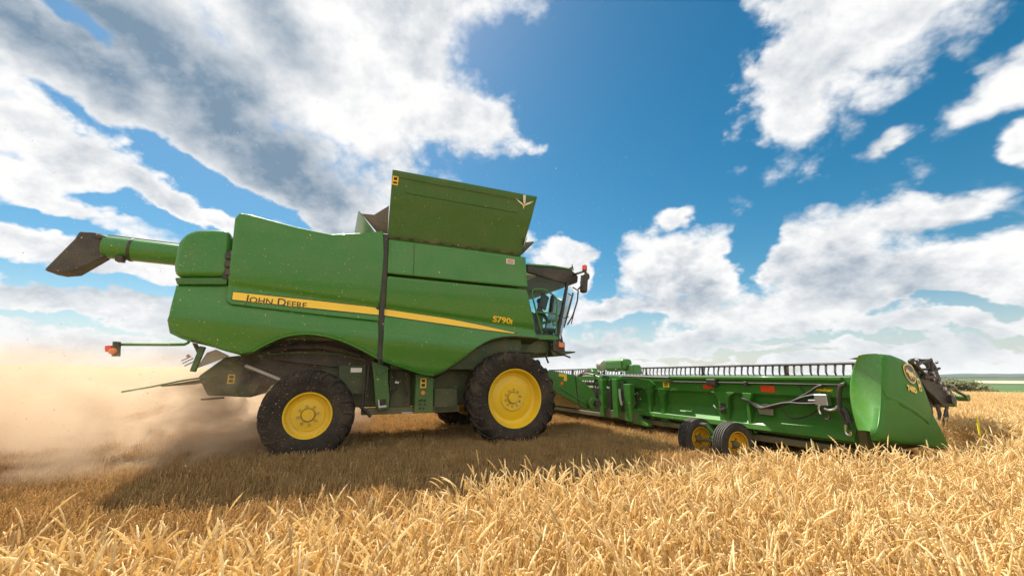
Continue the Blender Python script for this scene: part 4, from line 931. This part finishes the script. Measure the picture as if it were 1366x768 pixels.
m = MB(); m.prism([on_back(x, y, .1) for x, y in [(832.5, 499), (834.5, 490), (838, 486), (843.5, 486), (845.5, 490), (847, 499)]], (.25, 0, 0)); m.build('reel_bracket', M['green'], hd, bevel=.03)
m = MB(); m.prism([on_back(x, y, .1) for x, y in [(779, 500), (780, 493), (784, 490.5), (789, 491), (792, 500)]], (.2, 0, 0)); m.build('reel_bracket', M['green'], hd, bevel=.02)
bpipe('reel_ram', M['steel'], [(800, 500.2), (893, 503)], -.06, .022, it=0); bpipe('reel_ram', M['dark'], [(830, 501.8), (893, 503.6)], -.09, .026, it=0)
bpipe('valve_pipe', M['pale'], [(826.5, 519), (827, 530), (829.5, 540)], -.22, .025); bpipe('valve_pipe', M['steel'], [(774, 501), (783, 496), (790, 494)], -.1, .03, it=0); bpipe('valve_pipe', M['steel'], [(770, 501), (780, 495.6), (787, 493)], -.25, .025, it=0)
for (px_, py_) in ((795, 508), (796, 515), (795, 522), (796, 529), (793, 500), (799, 497), (805, 497), (822, 494), (829, 497)):
    c = on_back(px_, py_, -.16); m = MB(); m.ball(c, .035, 5); m.build('hose_coupling', M['dark'], hd)
bpipe('hydraulic_hose', M['black'], [(795, 505), (791, 515), (797, 524), (793, 538)], -.2, .022); bpipe('hydraulic_hose', M['black'], [(800, 503), (786, 498), (776, 499), (768, 503)], -.15, .022)
bpipe('hydraulic_hose', M['black'], [(846, 528), (852, 522), (850, 535), (846, 545)], -.12, .018)
# stickers, reflectors on the upper face
HF = Frame((HB+.013, 0, 0), (0, -1, 0)); UF0 = lambda u, v: 0.
def hsticker(name, mat, x0, y0, x1, y1, marks=None): return sticker(name, mat, uf, HF, x0, y0, x1, y1, UF0, .004, marks)
hsticker('warning_sticker', M['decal_y'], 884.3, 508.8, 893, 516.2, [(.2, .2, .8, .45, K), (.2, .6, .8, .8, K)])
hsticker('red_reflector', M['red'], 938, 512.4, 952, 518.4); hsticker('red_reflector', M['red'], 1014.5, 514, 1034, 523)
hsticker('warning_sticker', M['decal_y'], 797.5, 505, 802.5, 512)
word(uf, 'HydraFloat', (1086.5, 520.8), (1111.5, 522.2), 3.4, M['decal_y'], .004, .004, 'lettering', HF, UF0)
m = MB(); c = on_back(950, 509, -.06); m.box(c-Vector((.05, .10, .07)), c+Vector((.05, .10, .05))); m.build('beam_clamp', M['dark'], hd, bevel=.012)
m = MB(); c = on_back(995, 511, -.05); m.box(c-Vector((.03, .03, .05)), c+Vector((.03, .03, .03))); m.build('beam_clamp', M['dark'], hd, bevel=.01)
# hoses, valve, plate on the right half of the back sheet
m = MB(); m.prism([on_back(x, y, .02) for x, y in [(1008, 541), (1020, 538), (1030, 540.5), (1031, 554), (1013, 552)]], (.03, 0, 0)); m.build('data_plate', M['silver'], hd, bevel=.004)
for k in range(4):
    bpipe('hydraulic_hose', M['black'], [(990+k*3, 531+k), (1012, 541+k*1.6), (1030, 545-k*1.5), (1050, 538-k*.6), (1068, 535+k*1.1), (1092, 534.5+k*1.1)], -.03-.02*k, .02)
bpipe('hydraulic_hose', M['black'], [(1055, 537), (1068, 529), (1080, 523), (1090, 515.5), (1097, 513.5)], -.06, .020); bpipe('hydraulic_hose', M['black'], [(1044, 541), (1062, 533), (1078, 527.5), (1096, 526)], -.08, .022)
bpipe('hydraulic_hose', M['black'], [(1043, 545), (1052, 557), (1064, 558.5), (1080, 554), (1092, 546)], -.02, .012)
bpipe('hydraulic_hose', M['black'], [(1098, 546), (1097, 556), (1103, 560), (1108, 556), (1104, 548)], -.10, .014)
bpipe('hydraulic_hose', M['black'], [(1128, 512.5), (1121, 514), (1119, 524), (1119.5, 536), (1121, 548), (1128, 560), (1131, 572)], -.12, .032)
bpipe('hydraulic_hose', M['black'], [(1125, 544), (1131, 552), (1134, 563)], -.16, .036)
bpipe('safety_cable', M['black'], [(1061, 505), (1068, 516), (1073, 523)], -.01, .006)
m = MB(); c = on_back(1097.5, 534, -.06); m.box(c-Vector((.05, .09, .07)), c+Vector((.05, .09, .09))); vb = m.build('valve_block', M['silver'], hd, bevel=.012)
bpipe('valve_pipe', M['steel'], [(1079, 534), (1090, 534)], -.08, .02, it=0); bpipe('valve_pipe', M['steel'], [(1094, 540), (1092.5, 546), (1095, 552)], -.1, .02); bpipe('valve_pipe', M['steel'], [(1100, 545), (1108, 547.5), (1116, 545), (1118, 541)], -.12, .022); bpipe('valve_pipe', M['steel'], [(1090, 528), (1100, 527.4), (1101, 532)], -.09, .018)
bpipe('grab_handle', M['steel'], [(952, 540), (956, 545), (964, 545.5), (970, 543.5)], -.1, .016)
bpipe('latch_pin', M['steel'], [(1128, 566), (1128, 578), (1135, 581), (1134.6, 575)], -.2, .016)
# ------------------------------------------------------------------ end shield with emblem and number, crop divider
SF = Frame((2.97, -6.53, 0), (2.25, .27, 0))
def sp(*pts): return [SF.px(*p) for p in pts]
osh = sp((1177, 472), (1188, 473.5), (1200, 478.5), (1211, 485.5), (1218, 493.5), (1224, 503), (1232, 522), (1239, 541), (1242, 549), (1238, 566), (1231, 588), (1229, 593.5), (1205, 593), (1174, 588), (1171, 577), (1174, 550), (1176, 527))
def bul(u, v): return .045*math.sin(min(max(u/1.5, 0), 1)*math.pi)+.03*math.sin(min(max((v-.4)/1.2, 0), 1)*math.pi)
# outer skin is pressed, the body behind it is a rounded box
m = MB()
def ring(shrink, o):
    cu = sum(p[0] for p in osh)/len(osh); cv = sum(p[1] for p in osh)/len(osh); return [SF.at(cu+(u-cu)*shrink, cv+(v-cv)*shrink, o(u, v)) for u, v in osh]
def rear_in(d):                                  # rounded rear edge, straight sides going in
    return lambda u, v: d
es = panel('end_shield', G, hd, SF, osh, lambda u, v: bul(u, v), .05, .06, .05)
ins = [onx(x, y, 3.0) for x, y in ((1143, 475), (1135, 492), (1130, 518), (1134, 548), (1143, 574))]
cor = [SF.at(*SF.px(x, y), -.03+bul(*SF.px(x, y))) for x, y in ((1177, 472), (1176.5, 490), (1176, 527), (1174, 553), (1171, 577))]
m = MB(); m.loft([[c_ for c_ in cor], [c_.lerp(i_, .18)+Vector((-.025, 0, .012)) for c_, i_ in zip(cor, ins)], [c_.lerp(i_, .55)+Vector((-.04, 0, .018)) for c_, i_ in zip(cor, ins)], [c_.lerp(i_, .88)+Vector((-.02, 0, .008)) for c_, i_ in zip(cor, ins)], ins, [i_+Vector((.25, .02, 0)) for i_ in ins]], caps=False)
m.f = [f for f in m.f if abs((f[0] % 5)-(f[1] % 5)) != 4]
ob = m.build('shield_back', M['green'], hd, smooth=80)
md = ob.modifiers.new('sub', 'SUBSURF'); md.levels = 2; md.render_levels = 2
top = sp((1177, 472), (1188, 473.5), (1200, 478.5), (1211, 485.5), (1218, 493.5), (1224, 503), (1239, 541), (1242, 549))
m = MB(); m.loft([[SF.at(u, v, -.04+bul(u, v)) for u, v in top], [SF.at(u, v-.02, -.20) for u, v in top], [SF.at(u, v-.05, -.38) for u, v in top]], caps=False); m.f = [f for f in m.f if abs((f[0] % 8)-(f[1] % 8)) != 7]
m.build('shield_top', G, hd, smooth=60)
m = MB(); cr = [SF.px(*p) for p in ((1177, 525), (1195, 536), (1212, 547), (1232, 560))]; rings = []
for i, (u, v) in enumerate(cr): k = .028 if 0 < i < 3 else .006; rings.append([SF.at(u, v+.05, bul(u, v)-.02), SF.at(u, v+.01, bul(u, v)+k*.5), SF.at(u, v-.06, bul(u, v)+.002), SF.at(u, v-.07, bul(u, v)-.03)])
m.loft(rings); m.build('shield_swage', G, es, smooth=70)
hbox('header_end', M['olive_dark'], HB+.05, HB+1.5, YR-.05, YR+.08, .35, 1.2, .02)
hbox('header_end', M['olive_dark'], HB+.05, HB+1.5, YL-.08, YL+.05, .35, 1.3, .02)
# emblem: shield-shaped badge with a leaping stag
ec, er = SF.px(1206, 497.8), None
def emb(x, y): return SF.px(1206+(x-.5)*16.5+(y-.5)*6.2, 498+(y-.5)*27)
def emb_poly(name, mat, pts, lift): m = MB(); m.add([SF.at(u, v, bul(u, v)+lift) for u, v in (emb(*p) for p in pts)], [list(range(len(pts)))]); return m.build(name, mat, es, smooth=0)
def shield_pts(k): return [(.5+(x-.5)*k, .5+(y-.5)*k) for x, y in [(.06, .20), (.16, .08), (.34, .02), (.5, .0), (.66, .02), (.84, .08), (.94, .20), (.98, .45), (.94, .68), (.82, .86), (.66, .96), (.5, 1.), (.34, .96), (.18, .86), (.06, .68), (.02, .45)]]
emb_poly('emblem_rim', M['decal_y'], shield_pts(1.0), .010); emb_poly('emblem_field', K, shield_pts(.86), .0125)
emb_poly('emblem_stag', M['decal_y'], [(.20, .20), (.26, .30), (.31, .33), (.30, .22), (.36, .31), (.45, .40), (.62, .46), (.74, .42), (.72, .48), (.76, .58), (.88, .66), (.86, .69), (.70, .66), (.66, .62), (.60, .66), (.70, .76), (.68, .79), (.52, .68), (.46, .60), (.40, .62), (.46, .72), (.40, .78), (.37, .74), (.39, .71), (.33, .62), (.30, .48), (.24, .43), (.15, .43), (.14, .39), (.21, .34)], .015)
word(es, '740D', (1201, 520), (1213.5, 524.2), 7.2, M['decal_y'], .012, .006, 'lettering', SF, bul)
m = MB(); m.add([SF.at(*SF.px(*p), bul(*SF.px(*p))+.011) for p in ((1214.5, 503.5), (1219.5, 505.5), (1222.5, 521.5), (1217.5, 521))], [(0, 1, 2, 3)]); st_ = m.build('warning_sticker', M['decal_y'], es, smooth=0)
m = MB(); m.add([SF.at(*SF.px(*p), bul(*SF.px(*p))+.013) for p in ((1218, 516), (1220, 516.4), (1220.8, 520), (1218.8, 519.6))], [(0, 1, 2, 3)]); m.add([SF.at(*SF.px(*p), bul(*SF.px(*p))+.013) for p in ((1216.3, 506.4), (1218.6, 507.2), (1219.6, 512), (1217.4, 511.6))], [(0, 1, 2, 3)]); m.build('sticker_print', K, st_, smooth=0)
dv = sp((1243.2, 549.5), (1258, 575), (1272.5, 598.5), (1262, 600), (1231, 594.5), (1233, 588), (1240, 567))
dpts = [SF.at(u, v, -.02+bul(u, v)) for u, v in dv]; din = [SF.at(u, v, -.20+.08*(i in (1,))+.13*(i in (2, 3))) for i, (u, v) in enumerate(dv)]
dpk = [SF.at(u*.985+.02, v, .015+bul(u, v)) for u, v in dv]
m = MB(); m.loft([dpts, din]); m.build('crop_divider', G, hd, bevel=.025, seg=3)
# ------------------------------------------------------------------ reel: bats with tines, discs, arms
RX, RZ, RR = 4.95, 1.13, .47
reel_t = MB(); reel_t.tube([(RX, YR+.35, RZ), (RX, YL-.3, RZ)], .09, 14); reel_t.build('reel_tube', M['dark'], hd)
NB = 6
for k in range(NB):
    a = 2*math.pi*k/NB+R(90); bx_, bz_ = RX+RR*math.cos(a), RZ+RR*math.sin(a)
    m = MB(); m.tube([(bx_, YR+.3, bz_), (bx_, YL-.25, bz_)], .024, 8); bt = m.build('reel_bat', M['dark'], hd)
    m = MB(); y = YR+.36
    while y < YL-.3:
        y0_ = y; y += random.uniform(-.016, .016); sw_ = random.uniform(-.025, .025); tw_ = random.uniform(-.02, .02)
        m.loft([[Vector((bx_+sx_*.008, y+sy_*.020, bz_)) for sx_, sy_ in ((-1, -1), (1, -1), (1, 1), (-1, 1))], [Vector((bx_-.04+sx_*.007, y+sw_*.5+sy_*.016, bz_-.15)) for sx_, sy_ in ((-1, -1), (1, -1), (1, 1), (-1, 1))], [Vector((bx_-.01+tw_+sx_*.004, y+sw_+sy_*.007, bz_-.27+tw_*.5)) for sx_, sy_ in ((-1, -1), (1, -1), (1, 1), (-1, 1))]]); y = y0_+.145
    ob = m.build('tines', M['dark'], bt, smooth=30); ob['kind'] = 'stuff'
for i, y in enumerate([YR+.32, -4.05, -2.0, 0., 2., 4., YL-.27]):
    m = MB()
    for k in range(NB):
        a = 2*math.pi*k/NB+R(90); b = 2*math.pi*(k+1)/NB+R(90); A = Vector((RX, y, RZ)); B = Vector((RX+RR*math.cos(a), y, RZ+RR*math.sin(a))); C2 = Vector((RX+RR*math.cos(b), y, RZ+RR*math.sin(b)))
        m.tube([A, B], [.035, .028], 6); m.tube([A.lerp(B, .62), A.lerp(C2, .62)], .02, 6)
    m.build('reel_spider', M['dark'], hd)
# right end of the reel: cam plate with openings, knuckles, tines below
ye = -6.0
EF = Frame((0, ye, 0), (1, 0, 0))
def eplate(name, mat, pts, dy, dep, bevel=.008): m = MB(); m.prism([EF.at(*EF.px(x, y), dy) for x, y in pts], (0, dep, 0)); return m.build(name, mat, hd, bevel=bevel)
def bar2(name, mat, a, b, r, dy=0.): m = MB(); m.tube([EF.at(*EF.px(*a), dy), EF.at(*EF.px(*b), dy)], r, 8); return m.build(name, mat, hd)
cyx, cyy = 1231.5, 492.5
m = MB(); n_ = 40; Rin = []; Rout = []
outl = [(1213.5, 481), (1216, 478.5), (1222, 477.3), (1230, 478.8), (1238, 478.6), (1243, 480), (1246.5, 484), (1249.5, 489), (1252, 497), (1256.5, 509), (1256, 511.5), (1249, 513), (1242, 511.5), (1236, 506), (1228, 503), (1222, 498), (1217, 489)]
cc = EF.px(1232, 492); hole = [EF.px(1232+6.6*math.cos(q), 492+7.0*math.sin(q)) for q in np.linspace(0, 6.2832, 25)[:-1]]; hole2 = [EF.px(1245.3+2.2*math.cos(q), 494.5+4.2*math.sin(q)) for q in np.linspace(0, 6.2832, 17)[:-1]]
o2 = [EF.px(*p) for p in outl]; vv = o2+hole+hole2; n0, n1_, n2_ = len(o2), len(hole), len(hole2)
ed = [(i, (i+1) % n0) for i in range(n0)]+[(n0+i, n0+(i+1) % n1_) for i in range(n1_)]+[(n0+n1_+i, n0+n1_+(i+1) % n2_) for i in range(n2_)]
rv, _, rf, _, _, _ = delaunay_2d_cdt([Vector(p) for p in vv], ed, [], 1, 1e-5)
keep = [f for f in rf if not in_poly(tuple(sum((Vector(rv[i]) for i in f), Vector((0, 0)))/len(f)), hole) and not in_poly(tuple(sum((Vector(rv[i]) for i in f), Vector((0, 0)))/len(f)), hole2)]
m.add([EF.at(p[0], p[1], .0) for p in rv], keep); ob = m.build('reel_end_plate', M['dark'], hd, smooth=0); md = ob.modifiers.new('thick', 'SOLIDIFY'); md.thickness = .03
bar2('cam_link', M['dark'], (1224, 492.5), (1240, 492.3), .02); bar2('cam_link', M['dark'], (1216, 484), (1233, 502), .028, .03); bar2('cam_link', M['dark'], (1238, 480), (1241, 508), .022, .04)
bar2('cam_link', M['dark'], (1219, 486), (1237, 479), .018, .05); bar2('cam_link', M['dark'], (1241, 503), (1228, 503), .03, .04); bar2('cam_link', M['dark'], (1242, 495), (1250, 491), .02, .03)
for (x, y) in ((1218.5, 480), (1239.5, 497), (1241, 501), (1240, 505), (1250, 507), (1249, 510.5), (1245, 483)):
    p = EF.at(*EF.px(x, y), .03); m = MB(); m.lathe([(0, .028), (-.03, .025), (-.03, .001)], 8, 'y', p, closed=True); m.build('bolt', M['silver'], hd)
eplate('arm_bracket', M['dark'], [(1236, 497), (1246, 500), (1258, 512), (1268, 522), (1268.5, 534), (1264, 535.5), (1262, 543.5), (1256, 541), (1246, 530), (1235, 520), (1226, 506)], .02, .12)
eplate('bat_shield', M['black'], [(1223, 511), (1240, 520), (1258, 536), (1262, 544), (1240, 538), (1232, 527)], -.06, .1)
for (x, y) in ((1259.8, 523.6), (1266, 526.5), (1255, 518)):
    p = EF.at(*EF.px(x, y), .04); m = MB(); m.lathe([(0, .03), (-.025, .028), (-.025, .001)], 10, 'y', p, closed=True); m.build('bolt', M['pale'], hd)
m = MB(); p = EF.at(*EF.px(1263.5, 533), .02); m.lathe([(0, .07), (-.06, .065), (-.06, .001)], 16, 'y', p, closed=True); m.build('pivot', M['black'], hd)
for k, (a, b, c) in enumerate((((1243, 538), (1245, 550), (1244.5, 560)), ((1247.5, 539), (1251, 551), (1250.5, 561)), ((1253, 540), (1256.5, 552), (1255.5, 562)), ((1262.5, 541), (1258, 557), (1257.5, 570)), ((1264.5, 546), (1266, 556), (1266, 567)))):
    m = MB(); q = [EF.at(*EF.px(*p), -.03+.05*(k % 2)) for p in (a, b, c)]; m.tube(q, [.034, .028, .006], 6); m.v = [Vector((v.x, ye+(v.y-ye)*.6, v.z)) for v in m.v]; m.build('end_tine', M['dark'], hd)
# arm: square green tube running forward, gas strut above it
m = MB(); pts = [(1222, 500), (1236, 507), (1290.4, 529), (1290.8, 543), (1284, 541.5), (1240, 522.5), (1224, 514)]; m.prism([EF.at(*EF.px(*p), -.16) for p in pts], (0, .14, 0)); ra_ = m.build('reel_arm', G, hd, bevel=.012)
m = MB(); m.prism([EF.at(*EF.px(*p), -.14) for p in [(1288.6, 527.6), (1291.6, 527.6), (1291.6, 543.4), (1288.8, 543)]], (0, .18, 0)); m.build('arm_cap', M['green_low'], hd, bevel=.006)
m = MB(); m.prism([EF.at(*EF.px(*p), -.10) for p in [(1257, 511.5), (1264, 513.5), (1288, 528), (1284, 529)]], (0, .05, 0)); m.build('arm_rail', G, hd, bevel=.004)
bar2('arm_rod', M['black'], (1268, 519), (1284, 527.6), .022, .03); bar2('arm_rod', M['silver'], (1258, 511), (1267, 514), .012, .05); bar2('arm_rod', M['silver'], (1267, 514), (1271, 519), .010, .05)
m = MB(); p = EF.at(*EF.px(1286, 530), .02); m.lathe([(-.04, .001), (-.04, .06), (.1, .06), (.1, .001)], 12, 'y', p, closed=True); m.build('arm_pulley', M['green_low'], hd)
for y in (YL-.05, .1):
    m = MB(); m.prism([(HB+.1, y, 1.30), (HB+.1, y, 1.44), (6.6, y, .98), (6.6, y, .86)], (0, .12, 0)); m.build('reel_arm', G, hd, bevel=.012)
# ------------------------------------------------------------------ gauge wheels
def gwheel(x, y, z=.335):
    wl = empty('gauge_wheel', Vector((x-HB, y, z)), R(-4), hd)
    m = tyre_mesh(.345, .24, .20, 0, .010, 0, 0); ob = m.build('tyre', M['tyre2'], None, smooth=30); ob.parent = wl
    m = MB(); m.lathe([(-.098, .212), (-.108, .206), (-.104, .192), (-.06, .178), (-.02, .165), (-.01, .12), (-.03, .10), (-.03, .06)], 40, 'y', closed=True); m.lathe([(-.09, .208), (.09, .208), (.09, .19), (-.02, .16), (-.005, .12), (-.005, .01)], 40, 'y', closed=True); ob = m.build('rim', M['yellow2'], None, smooth=32); ob.parent = wl
    m = MB(); m.lathe([(-.10, .001), (-.10, .035), (-.07, .055), (-.02, .07), (.05, .07)], 20, 'y', closed=True); ob = m.build('hub', M['olive_dark'], None, smooth=32); ob.parent = wl
    m = MB(); m.lathe([(0, .012), (-.018, .011), (-.018, .001)], 6, 'y', closed=True); nb0 = m.build('wheel_nut', M['dark'], None); nb0.parent = wl
    for k in range(5):
        a = 2*math.pi*k/5; nb = nb0 if k == 0 else nb0.copy()
        if k: col.objects.link(nb); nb.parent = wl
        nb.location = (.085*math.cos(a), -.03, .085*math.sin(a))
    return wl
M['tyre2'] = dirty('gauge_tyre_rubber', (.03, .029, .028), .7, dustc=(.24, .20, .15), amount=.4, spec=.3)
M['yellow2'] = dirty('gauge_rim_paint', (.78, .46, .01), .45, dustc=(.34, .23, .1), amount=.22, speck=False)
gwheel(2.65, -3.82, .295); gwheel(2.69, -4.52, .295)
m = MB(); m.tube([(2.64, -3.66, .295), (2.69, -4.48, .295)], .035, 10); m.build('gauge_axle', M['olive_dark'], hd)
m = MB(); m.tube([(2.66, -4.12, .295), (2.95, -4.0, .40), (HB+.02, -4.0, .52)], [.06, .05, .05], 8); m.build('gauge_arm', G, hd)
m = MB(); m.tube([(2.62, -4.06, .57), (2.65, -4.24, .36)], [.035, .03], 8); m.build('height_pin', G, hd)
m = MB(); m.box((2.57, -4.10, .55), (2.64, -3.98, .58)); m.build('pin_plate', M['silver'], hd)

# ------------------------------------------------------------------ far trees below the crest
def leafy(g, n, rx, rz, cz, leaf):
    m = MB()
    cl = [Vector((g.normal(0, .42)*rx, g.normal(0, .42)*rx, cz+g.normal(0, .38)*rz)) for _ in range(16)]
    for _ in range(n):
        c = cl[g.integers(0, 16)]+Vector(g.normal(0, .2, 3))*rx; u = Vector(g.normal(0, 1, 3)).normalized()*leaf; v = u.orthogonal().normalized()*leaf*.8
        m.add([c-u, c-v, c+u, c+v], [(0, 1, 2, 3)])
    return m
m, t, out = base_mat('tree_leaves'); n = t.noise(objco(t), .9, 3, .6)
principled(t, out, t.mix(t.ss(n.outputs[0], .35, .65), (.08, .095, .034), (.17, .17, .07)), .8, spec=.2); M['leaves'] = m
M['bark'] = dirty('tree_bark', (.08, .06, .045), .9, amount=.2, speck=False)
def tree_at(azd, dist, h, wd, label, seed):
    g = np.random.default_rng(seed); x, y = dist*math.sin(R(azd)), dist*math.cos(R(azd)); z = gz(x, y)
    e = tag(empty('tree', (x, y, z)), label, 'tree', 'trees beyond the crest of the field')
    tb = MB(); tb.tube([(0, 0, -.3), (.1, 0, h*.35), (.05, .1, h*.7)], [.22, .16, .07], 7)
    for k in range(4):
        a = k*1.6; tb.tube([(.06, 0, h*.3), (math.cos(a)*wd*.3, math.sin(a)*wd*.3, h*.62)], [.09, .03], 5)
    tb.build('trunk', M['bark'], e)
    leafy(g, 5000, wd*.62, h*.42, h*.58, .20).build('crown', M['leaves'], e, smooth=0)
TREES = [(45.0, 112, 4.4, 3.6, 'bushy olive green tree right behind the end of the reel arm'), (45.75, 124, 5.0, 4.0, 'dark tree of the copse, second from the reel arm'),
    (46.4, 118, 5.1, 3.8, 'tallest round crowned tree in the middle of the copse'), (47.0, 128, 4.7, 4.0, 'yellowish tree of the copse, right of its tallest tree'),
    (47.5, 120, 4.2, 3.4, 'broad low tree near the right end of the copse'), (47.95, 118, 3.6, 2.6, 'low bush at the right end of the copse beside the green field')]
for i, (a, d, h, wd, lb) in enumerate(TREES): tree_at(a, d, h, wd, lb, 40+i)

# yellow stake in the crop
sp = CM*0+Vector((0, 0, 0)); rr_ = ray(1310, 600); P0 = Vector((0, 0, CAM_H))+rr_*5.9
st = MB(); st.tube([(0, 0, 0), (.015, 0, .4), (.035, .01, .80)], .012, 8); st.ball((.035, .01, .80), .013, 5)
e = st.build('marker_stake', M['stake'], None, loc=(P0.x, P0.y, gz(P0.x, P0.y)))
tag(e, 'thin yellow marker stake leaning in the wheat beside the header', 'stake')

# ------------------------------------------------------------------ chaff in the air
m, t, out = base_mat('chaff'); oi = objco(t); n = t.noise(oi, 9., 2, .5)
c = t.mix(n.outputs[0], (.75, .55, .30), (.9, .8, .6))
d_ = t.n.new('ShaderNodeBsdfDiffuse'); t.put(d_.inputs[0], c); tl = t.n.new('ShaderNodeBsdfTranslucent'); t.put(tl.inputs[0], c)
mx = t.n.new('ShaderNodeMixShader'); mx.inputs[0].default_value = .5; t.l.new(d_.outputs[0], mx.inputs[1]); t.l.new(tl.outputs[0], mx.inputs[2]); t.l.new(mx.outputs[0], out.inputs[0]); M['chaff'] = m
g = np.random.default_rng(21); cf = MB()
for k in range(5600):
    if k < 2800: p = ORG+EX*g.uniform(-8, 3.)+EY*g.uniform(-4.6, -1.9)+EZ*abs(g.normal(0, 2.4))
    else: p = ORG+EX*(-3.5-abs(g.normal(0, 3.2)))+EY*g.uniform(-4, 2.)+EZ*abs(g.normal(.2, 1.3))
    s = .0035+abs(g.normal(0, .0035)); u = Vector(g.normal(0, 1, 3)).normalized()*s; v = u.orthogonal().normalized()*s*.45; w_ = u.cross(v).normalized()*s*.35
    cf.add([p-u, p-v, p+u, p+v, p+w_, p-w_], [(0, 1, 4), (1, 2, 4), (2, 3, 4), (3, 0, 4), (1, 0, 5), (2, 1, 5), (3, 2, 5), (0, 3, 5)])
tag(cf.build('chaff', M['chaff'], None, smooth=0), 'pale chaff flying in the air round the harvester', None, None, 'stuff')

# ------------------------------------------------------------------ dust thrown up behind the machine
m, t, out = base_mat('dust'); co = objco(t); s = t.n.new('ShaderNodeSeparateXYZ'); t.put(s.inputs[0], co)
n = t.noise(t.v('MULTIPLY', co, (.65, .22, 1.0)), 1.0, 5, .6, 1.2)
n_b = t.noise(t.v('MULTIPLY', co, (.8, .3, 1.2)), 2.6, 5, .6, 1.0)
f = t.m('MULTIPLY', t.ss(t.m('ADD', t.m('MULTIPLY', n.outputs[0], .65), t.m('MULTIPLY', n_b.outputs[0], .35)), .43, .62, .0, 2.1), t.ss(s.outputs[2], .1, 2.15, 1., 0.))
f = t.m('MULTIPLY', f, t.ss(s.outputs[0], -2.2, -4.6, 0., 1.)); f = t.m('MULTIPLY', f, t.ss(s.outputs[0], -16., -11., .0, 1.))
f = t.m('MULTIPLY', f, t.m('MULTIPLY', t.ss(t.m('ADD', s.outputs[1], t.ss(s.outputs[0], -4.3, -5.3, 0., .9)), -2.0, -.8), t.ss(s.outputs[1], 7.5, 3.)))
pv = t.n.new('ShaderNodeVolumePrincipled'); pv.inputs['Color'].default_value = (.81, .65, .48, 1); pv.inputs['Anisotropy'].default_value = .15
t.put(pv.inputs['Density'], t.m('MULTIPLY', f, DUST if 'DUST' in globals() else 1.05)); t.l.new(pv.outputs[0], out.inputs['Volume'])
db = MB(); db.box((-16, -3.2, .02), (-2.2, 7.6, 2.7))
o = db.build('dust_cloud', m, None, smooth=0); o.location = ORG; o.rotation_euler = (0, 0, YAW)
tag(o, 'golden dust drifting low behind the harvester', None, None, 'stuff')

# ------------------------------------------------------------------ summer haze over the valley
m, t, out = base_mat('haze_air'); pv = t.n.new('ShaderNodeVolumePrincipled'); pv.inputs['Color'].default_value = (.80, .88, 1, 1); pv.inputs['Density'].default_value = .00012; pv.inputs['Anisotropy'].default_value = .2
t.l.new(pv.outputs[0], out.inputs['Volume'])
hb = MB(); hb.box((-9500, -9500, -34), (9500, 9500, 16))
tag(hb.build('haze', m, None, smooth=0), None, None, None, 'stuff')
